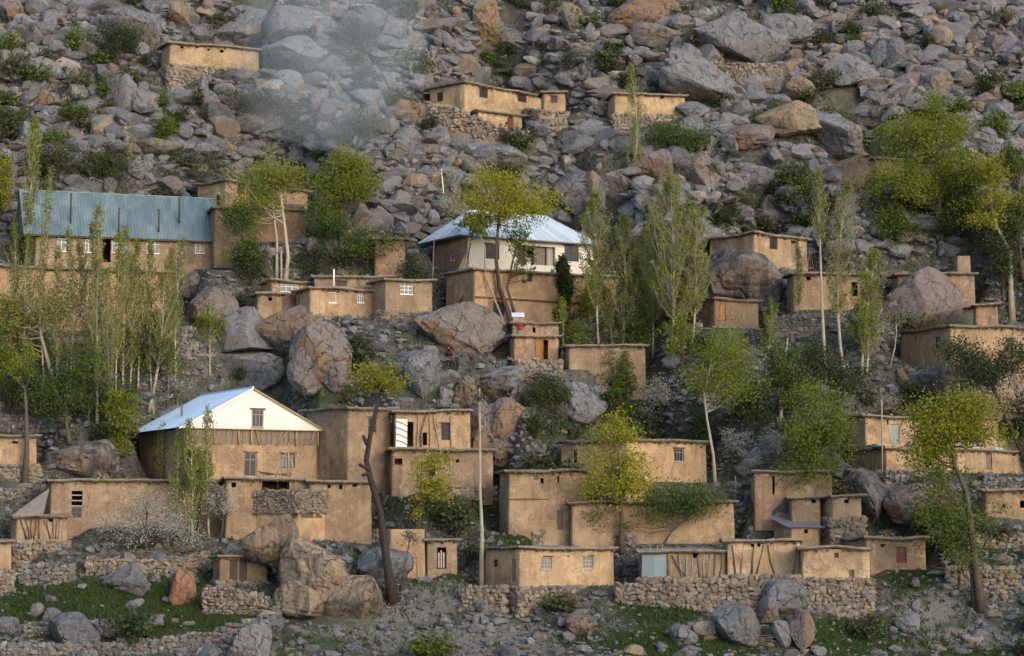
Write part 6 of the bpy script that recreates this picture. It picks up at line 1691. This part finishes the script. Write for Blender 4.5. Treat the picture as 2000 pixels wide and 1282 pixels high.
def person(label, loc, pose, shirt, trousers, scale=1.0, rotz=0.0, hair=(0.03, 0.025, 0.02), cap=False, robe=None):
    P = POSE[pose]
    V, E, R = [], [], []
    def add(p, r, par=None):
        V.append(p); R.append(r)
        if par is not None: E.append((par, len(V) - 1))
        return len(V) - 1
    pel = add(P['pel'], .15); che = add(P['che'], .165, pel); nec = add(P['nec'], .065, che); hea = add(P['hea'], .105, nec); add(P['top'], .085, hea)
    for s in (-1, 1):
        f = lambda q: (q[0] * s, q[1], q[2])
        hip = add((P['pel'][0] + .1 * s, P['pel'][1], P['pel'][2] - .06), .105, pel)
        k = add(f(P['kn']), .075, hip); a = add(f(P['an']), .05, k); add(f(P['toe']), .042, a)
        sh = add((P['che'][0] + .18 * s, P['che'][1], P['che'][2] + .07), .075, che)
        e = add(f(P['el']), .055, sh); w = add(f(P['wr']), .038, e); add(f(P['ha']), .04, w)
    me = bpy.data.meshes.new('person'); me.from_pydata(V, E, [])
    o = link('person', me, None, None, loc, (0, 0, rotz), (scale,) * 3)
    md = o.modifiers.new('skin', 'SKIN')
    for i, sv in enumerate(me.skin_vertices[0].data): sv.radius = (R[i], R[i]); sv.use_root = (i == 0)
    sb = o.modifiers.new('sub', 'SUBSURF'); sb.levels = 1; sb.render_levels = 2
    md.use_smooth_shade = True
    top = P['nec'][2] + .0
    me.materials.append(cloth_mat('clothes', shirt, trousers, top + .015 if pose != 'bend' else 9, .86 if pose == 'stand' else .3))
    # hair or cap, and a long robe where the figure wears one
    hx, hy, hz = P['top']
    V2, F2 = ICO[2]
    q = V2 * np.array([.112, .12, .1]) + np.array([hx, hy + .015, hz + .005]); 
    hm = fast_mesh('cap' if cap else 'hair', q, F2, True); hm.materials.append(plain_mat('cap' if cap else 'hair', (0.75, 0.72, 0.68) if cap else hair))
    link('cap' if cap else 'hair', hm, None, o)
    if robe:
        mb = MB()
        if pose == 'stand': mb.tube([(0, .01, .25, .24), (0, .01, .7, .215), (0, .01, 1.1, .19), (0, .01, 1.36, .19), (0, 0, 1.45, .1)], 12)
        else: mb.tube([(0, -.22, .02, .42), (0, -.2, .25, .36), (0, -.1, .5, .25), (0, -.05, .68, .18), (0, -.05, .76, .09)], 12)
        link('robe', mb.mesh('robe', True), plain_mat('robe', robe), o)
    tag(o, label, 'person', 'villagers')
    return o
def roof_point(key, u, back):
    h = HS[key]; x, _ = loc_front(h, u, h['vt'], back)
    return to_world(h, x, back, h['H'] + .27)
def spot(u, v):
    g = ground(u, v); return (g[0], g[1], g[2])
def lift(u, v, extra=0.0):
    """where the foot pixel meets the ground"""
    g = ground(u, v); return (g[0], g[1] - .3, z_for_v(g[0], g[1] - .3, v) + extra)
BLK, DRD = (0.012, 0.012, 0.014), (0.09, 0.015, 0.025)
person('person in black with a white cap standing on the roof beside the teal roof', roof_point('b2', 427, .7), 'stand', BLK, BLK, 1.0, .6, cap=True)
person('small figure in a red dress on the terrace of the teal-roofed house', roof_point('terr', 332, 1.0), 'stand', DRD, DRD, .82, -.3, robe=(0.12, 0.02, 0.03))
person('person in dark red crouching on rubble under the great brown boulder', lift(876, 694), 'sit', DRD, DRD, 1.0, .4, robe=(0.055, 0.012, 0.018))
person('person in black bending down on the pale round boulder', lift(879, 722), 'bend', BLK, BLK, 1.0, -1.5)
person('person in dark green standing beside the one bending down', lift(893, 722), 'stand', (0.02, 0.032, 0.026), BLK, 1.0, .3)
person('child in a plum top standing on the rubble', lift(921, 716), 'stand', (0.05, 0.012, 0.03), (0.06, 0.065, 0.075), .8, -.4)
person('person wrapped in black sitting below the rubble hut', lift(995, 716), 'sit', BLK, BLK, 1.05, .2, robe=(0.01, 0.01, 0.012))
person('person in a purple top and black trousers between the front house and the metal gate', lift(1212, 1130), 'stand', (0.04, 0.032, 0.09), BLK, .95, .5)
person('person in a pale blue top crouching by the dome-shaped grey boulder', lift(1508, 986), 'sit', (0.42, 0.5, 0.56), BLK, 1.0, .9)
# ------------------------------------------------------------------ laundry, poles, fences, logs
def hanging(name, label, u0, v0, u1, v1, Y, mat, cat):
    a, b, c, d = at_y(u0, v0, Y), at_y(u1, v0, Y), at_y(u1, v1, Y), at_y(u0, v1, Y)
    nx, nz = 6, 6; V, Fc = [], []
    for j in range(nz + 1):
        for i in range(nx + 1):
            s, t = i / nx, j / nz
            p = a * (1 - s) * (1 - t) + b * s * (1 - t) + c * s * t + d * (1 - s) * t
            V.append((p[0], p[1] + .07 * math.sin(s * 9 + t * 2) * t, p[2] + .04 * math.sin(s * 7) * t))
    for j in range(nz):
        for i in range(nx): q = j * (nx + 1) + i; Fc.append((q, q + 1, q + nx + 2, q + nx + 1))
    o = link(name, fast_mesh(name, np.array(V), np.array(Fc), True), mat)
    sm = o.modifiers.new('thick', 'SOLIDIFY'); sm.thickness = .02
    return tag(o, label, cat)
RED = plain_mat('red_cloth', (0.42, 0.02, 0.05), (0.30, 0.015, 0.03))
q = to_world(HS['hut2'], 1, -.4); hanging('laundry', 'red garment hung at the eave of the small mud hut', 1013, 633, 1021, 646, q[1], RED, 'clothing')
hanging('laundry', 'pale blue garment hung below the red one', 1012, 646, 1020, 656, q[1] - .02, plain_mat('blue_cloth', (0.22, 0.25, 0.32)), 'clothing')
q = HS['fr']; y_, _ = loc_side(q, 1646, 320, -.4); w_ = to_world(q, -.4, y_); hanging('laundry', 'red cloth hung at the eave of the pinkish house', 1642, 318, 1651, 329, w_[1], RED, 'clothing')
def pole(label, u, v, vt, ut=None, r=.06, mat='pole', name='pole', cat='pole', dy=0.0):
    g = ground(u, v); Y = g[1] - dy
    a = at_y(u, v, Y); b = at_y(ut if ut is not None else u, vt, Y)
    mb = MB(); d = b - a
    mb.tube([(0, 0, -.4, r * 1.15), (*(d * .5 + np.array([.02, 0, 0])), r), (*d, r * .8)], 7)
    return tag(link(name, mb.mesh(name, True), M[mat], None, a), label, cat)
pole('leaning thin whitish pole on the scree above the pale hipped roof', 868, 400, 330, 862, .06, 'white_paint')
pole('tall wooden mast in front of the wide porch house', 1723, 935, 780, 1722, .09)
pole('thin post at the right end of the long low house', 1437, 975, 930, 1436, .07)
pole('wooden prop pole beside the nine-pane house', 842, 600, 465, 848, .07)
pole('stout pale gatepost stump behind the low mud houses', 549, 560, 490, 549, .14)
pole('grey pole beside the pinkish block', 1823, 640, 590, 1824, .07, 'beam')
for k_, (u_, t_) in enumerate(((1270, 1062), (1284, 1066), (1294, 1061))):
    w_ = to_world(HS['gate'], loc_front(HS['gate'], u_, 1075, .6)[0], .6, HS['gate']['H'] + .1)
    mb = MB(); mb.tube([(0, 0, 0, .05), (0, 0, z_for_v(w_[0], w_[1], t_) - w_[2], .05)], 6); tag(link('stake', mb.mesh('stake'), M['pole'], None, w_), 'short pale stake rising from the roof of the gate shed', 'stake', 'stakes on the gate shed roof')
w_ = to_world(HS['m3'], loc_front(HS['m3'], 652, 558, -1.0)[0], -1.0, 0); w_[2] = z_for_v(w_[0], w_[1], 562)
mb = MB(); mb.tube([(0, 0, 0, .09), (0, 0, z_for_v(w_[0], w_[1], 526) - w_[2], .09)], 8); tag(link('chimney_pipe', mb.mesh('chimney_pipe', True), M['white_paint'], None, w_), 'thin white chimney pipe above the neat mud house roof', 'chimney')
w_ = to_world(HS['c1'], loc_front(HS['c1'], 1113, 1030, -.6)[0], -.6, 0); w_[2] = z_for_v(w_[0], w_[1], 1062)
mb = MB(); mb.tube([(0, 0, -.3, .09), (0, 0, z_for_v(w_[0], w_[1], 985) - w_[2], .08)], 8); tag(link('stove_pipe', mb.mesh('stove_pipe', True), M['red_paint'], None, w_), 'dark red iron pipe standing behind the low front house', 'pipe')
# tripod of poles on the low roof before the gable house
root = bpy.data.objects.new('pole_tripod', None); COL.objects.link(root); h = HS['h26']; w_ = to_world(h, loc_front(h, 562, 938, 1.2)[0], 1.2, h['H'] + .25); root.location = w_
for (du, dv, ut, vt_, m_) in ((-25, 0, 2, -66, 'pole'), (0, 22, 1, -70, 'pole'), (24, 12, -3, -58, 'timber'), (-20, 18, -12, -20, 'pole')):
    s_ = w_[1] / F; mb = MB(); mb.tube([(du * s_, -.1, -dv * s_, .06), (ut * s_, 0, -vt_ * s_, .05)], 6); link('leg', mb.mesh('leg', True), M[m_], root)
for k_ in range(5):
    s_ = w_[1] / F; mb = MB(); mb.tube([(-60 * s_ + k_ * .2, .2 + k_ * .1, (14 - 2 * k_) * s_, .035), (8 * s_, .3, (3 + 2 * k_) * s_, .03)], 5); link('branch', mb.mesh('branch', True), M['beam'], root)
tag(root, 'tripod of crooked poles with branches on the low roof before the gable house', 'tripod')
# log pile
g = ground(205, 335); root = bpy.data.objects.new('log_pile', None); COL.objects.link(root); root.location = g
for k_ in range(6):
    mb = MB(); y_ = .25 * (k_ % 3); z_ = .15 + .26 * (k_ // 3) + .1 * (k_ % 2)
    mb.tube([(-1.5 + .2 * k_, -y_, z_ + .3, .13), (1.6 - .1 * k_, -y_, z_ + .05 * k_, .11)], 7); link('log', mb.mesh('log', True), M['pole'], root)
tag(root, 'pile of peeled logs on the slope above the teal roof', 'logs')
# twig fence by the nine-pane house
def twig_fence(label, pts, n, hpx, seed):
    r = np.random.default_rng(seed)
    G = [ground(*p) for p in pts]; root = bpy.data.objects.new('twig_fence', None); COL.objects.link(root); root.location = G[0]
    P = np.array(G) - G[0]; hm = hpx * G[0][1] / F
    S = np.linspace(0, 1, len(P)); at = lambda s: np.array([np.interp(s, S, P[:, k]) for k in range(3)])
    for i in range(n):
        p = at(i / (n - 1)); mb = MB(); mb.tube([(*p, .05), (p[0] + r.normal(0, .05), p[1], p[2] + hm * r.uniform(.9, 1.2), .04)], 5); link('stake', mb.mesh('stake'), M['beam'], root)
    for j in range(5):
        z = hm * (.15 + .17 * j); mb = MB(); mb.tube([(*(at(s) + np.array([0, -.06 + .12 * ((k + j) % 2), z + r.normal(0, .04)])), .035) for k, s in enumerate(np.linspace(-.02, 1.02, n + 2))], 5); link('rail', mb.mesh('rail', True), M['wood_grey'], root)
    tag(root, label, 'fence')
twig_fence('woven twig fence beside the nine-pane house', [(736, 632), (760, 634), (800, 634), (818, 632)], 9, 22, 5)
twig_fence('stake fence among the poplars by the long low house', [(1150, 668), (1200, 668), (1280, 664)], 12, 16, 6)
twig_fence('low rail fence below the white blossom shrub', [(170, 1098), (250, 1090), (330, 1086), (420, 1072)], 10, 16, 7)
twig_fence('stick fence in front of the jagged grey boulders', [(1450, 1262), (1490, 1264), (1540, 1262)], 7, 22, 8)
# grey lean-to roof beside the wattle shed
h = HS['rib']; A = at_y(24, 1010, h['C'][1] - .2); B = at_y(84, 1008, h['C'][1] - .2); Cc = at_y(96, 958, h['C'][1] + 4.0); Dd = at_y(70, 975, h['C'][1] + 4.0)
mb = MB(); th = np.array([0, 0, .2]); mb.quad(A, B, Cc, Dd); mb.quad(A + th, B + th, Cc + th, Dd + th)
for p, q in ((A, B), (B, Cc), (Cc, Dd), (Dd, A)): mb.quad(p, q, q + th, p + th)
tag(link('lean_to_roof', mb.mesh('lean_to_roof'), M['roof_mud'], None), 'sloping grey mud lean-to roof beside the wattle shed', 'roof', kind='thing')
# small tin-roofed box on the mud hut, tarpaulins on the right-hand roof
h = HS['hut2']; w_ = to_world(h, loc_front(h, 1012, 628, .8)[0], .8, h['H'] + .2); root = bpy.data.objects.new('tin_box', None); COL.objects.link(root); root.location = w_; root.rotation_euler = (0, 0, h['yaw'])
mb = MB(); mb.box(-.6, .6, 0, 1.0, 0, .7); link('wall', mb.mesh('wall'), M['adobe'], root)
mb = MB(); mb.quad((-.75, -.2, .65), (.75, -.2, .65), (.75, .5, 1.25), (-.75, .5, 1.25)); mb.quad((-.75, .5, 1.25), (.75, .5, 1.25), (.75, 1.2, .65), (-.75, 1.2, .65)); link('roof', mb.mesh('roof'), M['white_roof'], root)
tag(root, 'tiny tin-roofed cabin on top of the small mud hut', 'cabin')
def tarp(label, u, v, w, mat, back=1.2, key='r41'):
    h = HS[key]; p = to_world(h, loc_front(h, u, v, back)[0], back, h['H'] + .27)
    s_ = p[1] / F; V, Fc = [], []; r = np.random.default_rng(int(u)); nx, ny = 8, 5
    for j in range(ny + 1):
        for i in range(nx + 1): V.append(((i / nx - .5) * w * s_, (j / ny - .5) * 1.6, .05 + (.28 * math.sin(math.pi * i / nx) * math.sin(math.pi * j / ny) + .12 * r.random()) * (0 < i < nx) * (0 < j < ny)))
    for j in range(ny):
        for i in range(nx): q = j * (nx + 1) + i; Fc.append((q, q + 1, q + nx + 2, q + nx + 1))
    o = link('tarpaulin', fast_mesh('tarpaulin', np.array(V), np.array(Fc), True), mat, None, p, (0, 0, h['yaw'])); o.modifiers.new('thick', 'SOLIDIFY').thickness = .02
    tag(o, label, 'tarpaulin')
tarp('dark green tarpaulin heaped on the roof before the grey-green metal door', 1706, 868, 34, plain_mat('green_tarp', (0.03, 0.075, 0.06)))
tarp('pale blue-white sheeting spread on the roof behind the big leaning tree', 1895, 870, 50, plain_mat('pale_sheeting', (0.5, 0.58, 0.62)))
tarp('white plastic sheet on the roof edge below the timber porch', 1946, 872, 24, plain_mat('white_sheeting', (0.6, 0.68, 0.72)))

# bundle of reeds leaning at the plastered house, poles at the rock house, firewood by the huts
def bundle(name, label, cat, loc, n, length, spread, mat, seed, lean=0.0):
    r = np.random.default_rng(seed); root = bpy.data.objects.new(name, None); COL.objects.link(root); root.location = loc
    for i in range(n):
        mb = MB(); x = r.normal(0, spread); mb.tube([(x * 1.4, -r.random() * .3, 0, .03), (x * .35 + lean, .2 * r.random(), length * r.uniform(.8, 1.05), .015)], 4)
        link('stalk', mb.mesh('stalk'), M[mat], root)
    tag(root, label, cat)
h = HS['hipb']; w_ = to_world(h, loc_front(h, 926, 520, 2.5)[0] - 1.2, 2.5, h['H'] + .25)
bundle('reed_bundle', 'pale bundle of reeds leaning at the corner of the plastered house', 'bundle', w_, 26, 1.9, .35, 'pole', 3, .25)
h = HS['rk']; w_ = to_world(h, h['W'] + .5, -.2, -.2); bundle('leaning_poles', 'few crooked poles leaning at the end of the three-pane door house', 'poles', w_, 5, 3.2, .3, 'pole', 4, -.2)
def firewood(label, loc, yaw, seed):
    r = np.random.default_rng(seed); root = bpy.data.objects.new('firewood_stack', None); COL.objects.link(root); root.location = loc; root.rotation_euler = (0, 0, yaw)
    for j in range(4):
        for i in range(7 - j):
            mb = MB(); x = (i - 3 + j * .5) * .22 + r.normal(0, .03); q = r.uniform(.07, .11)
            mb.tube([(x, -.5 + r.normal(0, .08), .1 + .19 * j, q), (x + r.normal(0, .04), .45 + r.normal(0, .1), .1 + .19 * j, q * .9)], 6); link('log', mb.mesh('log'), M['beam' if r.random() < .5 else 'pole'], root)
    tag(root, label, 'firewood')
for k_, (key, u_, bk, lab) in enumerate([('terr', 240, 1.6, 'firewood stack on the terrace of the teal-roofed house'), ('c2', 1190, 1.5, 'firewood stack on the roof of the long low mud house'), ('r41', 1780, 1.4, 'firewood stack on the roof below the grey-green metal door'), ('s36', 1730, 1.6, 'firewood stack on the roof of the red-shuttered house'), ('lw', 200, 1.2, 'firewood stack on the roof behind the white blossom shrub'), ('hipb', 1200, 1.6, 'firewood stack on the long roof beside the plastered house')]):
    firewood(lab, roof_point(key, u_, bk) + np.array([0, 0, -.02]), HS[key]['yaw'], 20 + k_)
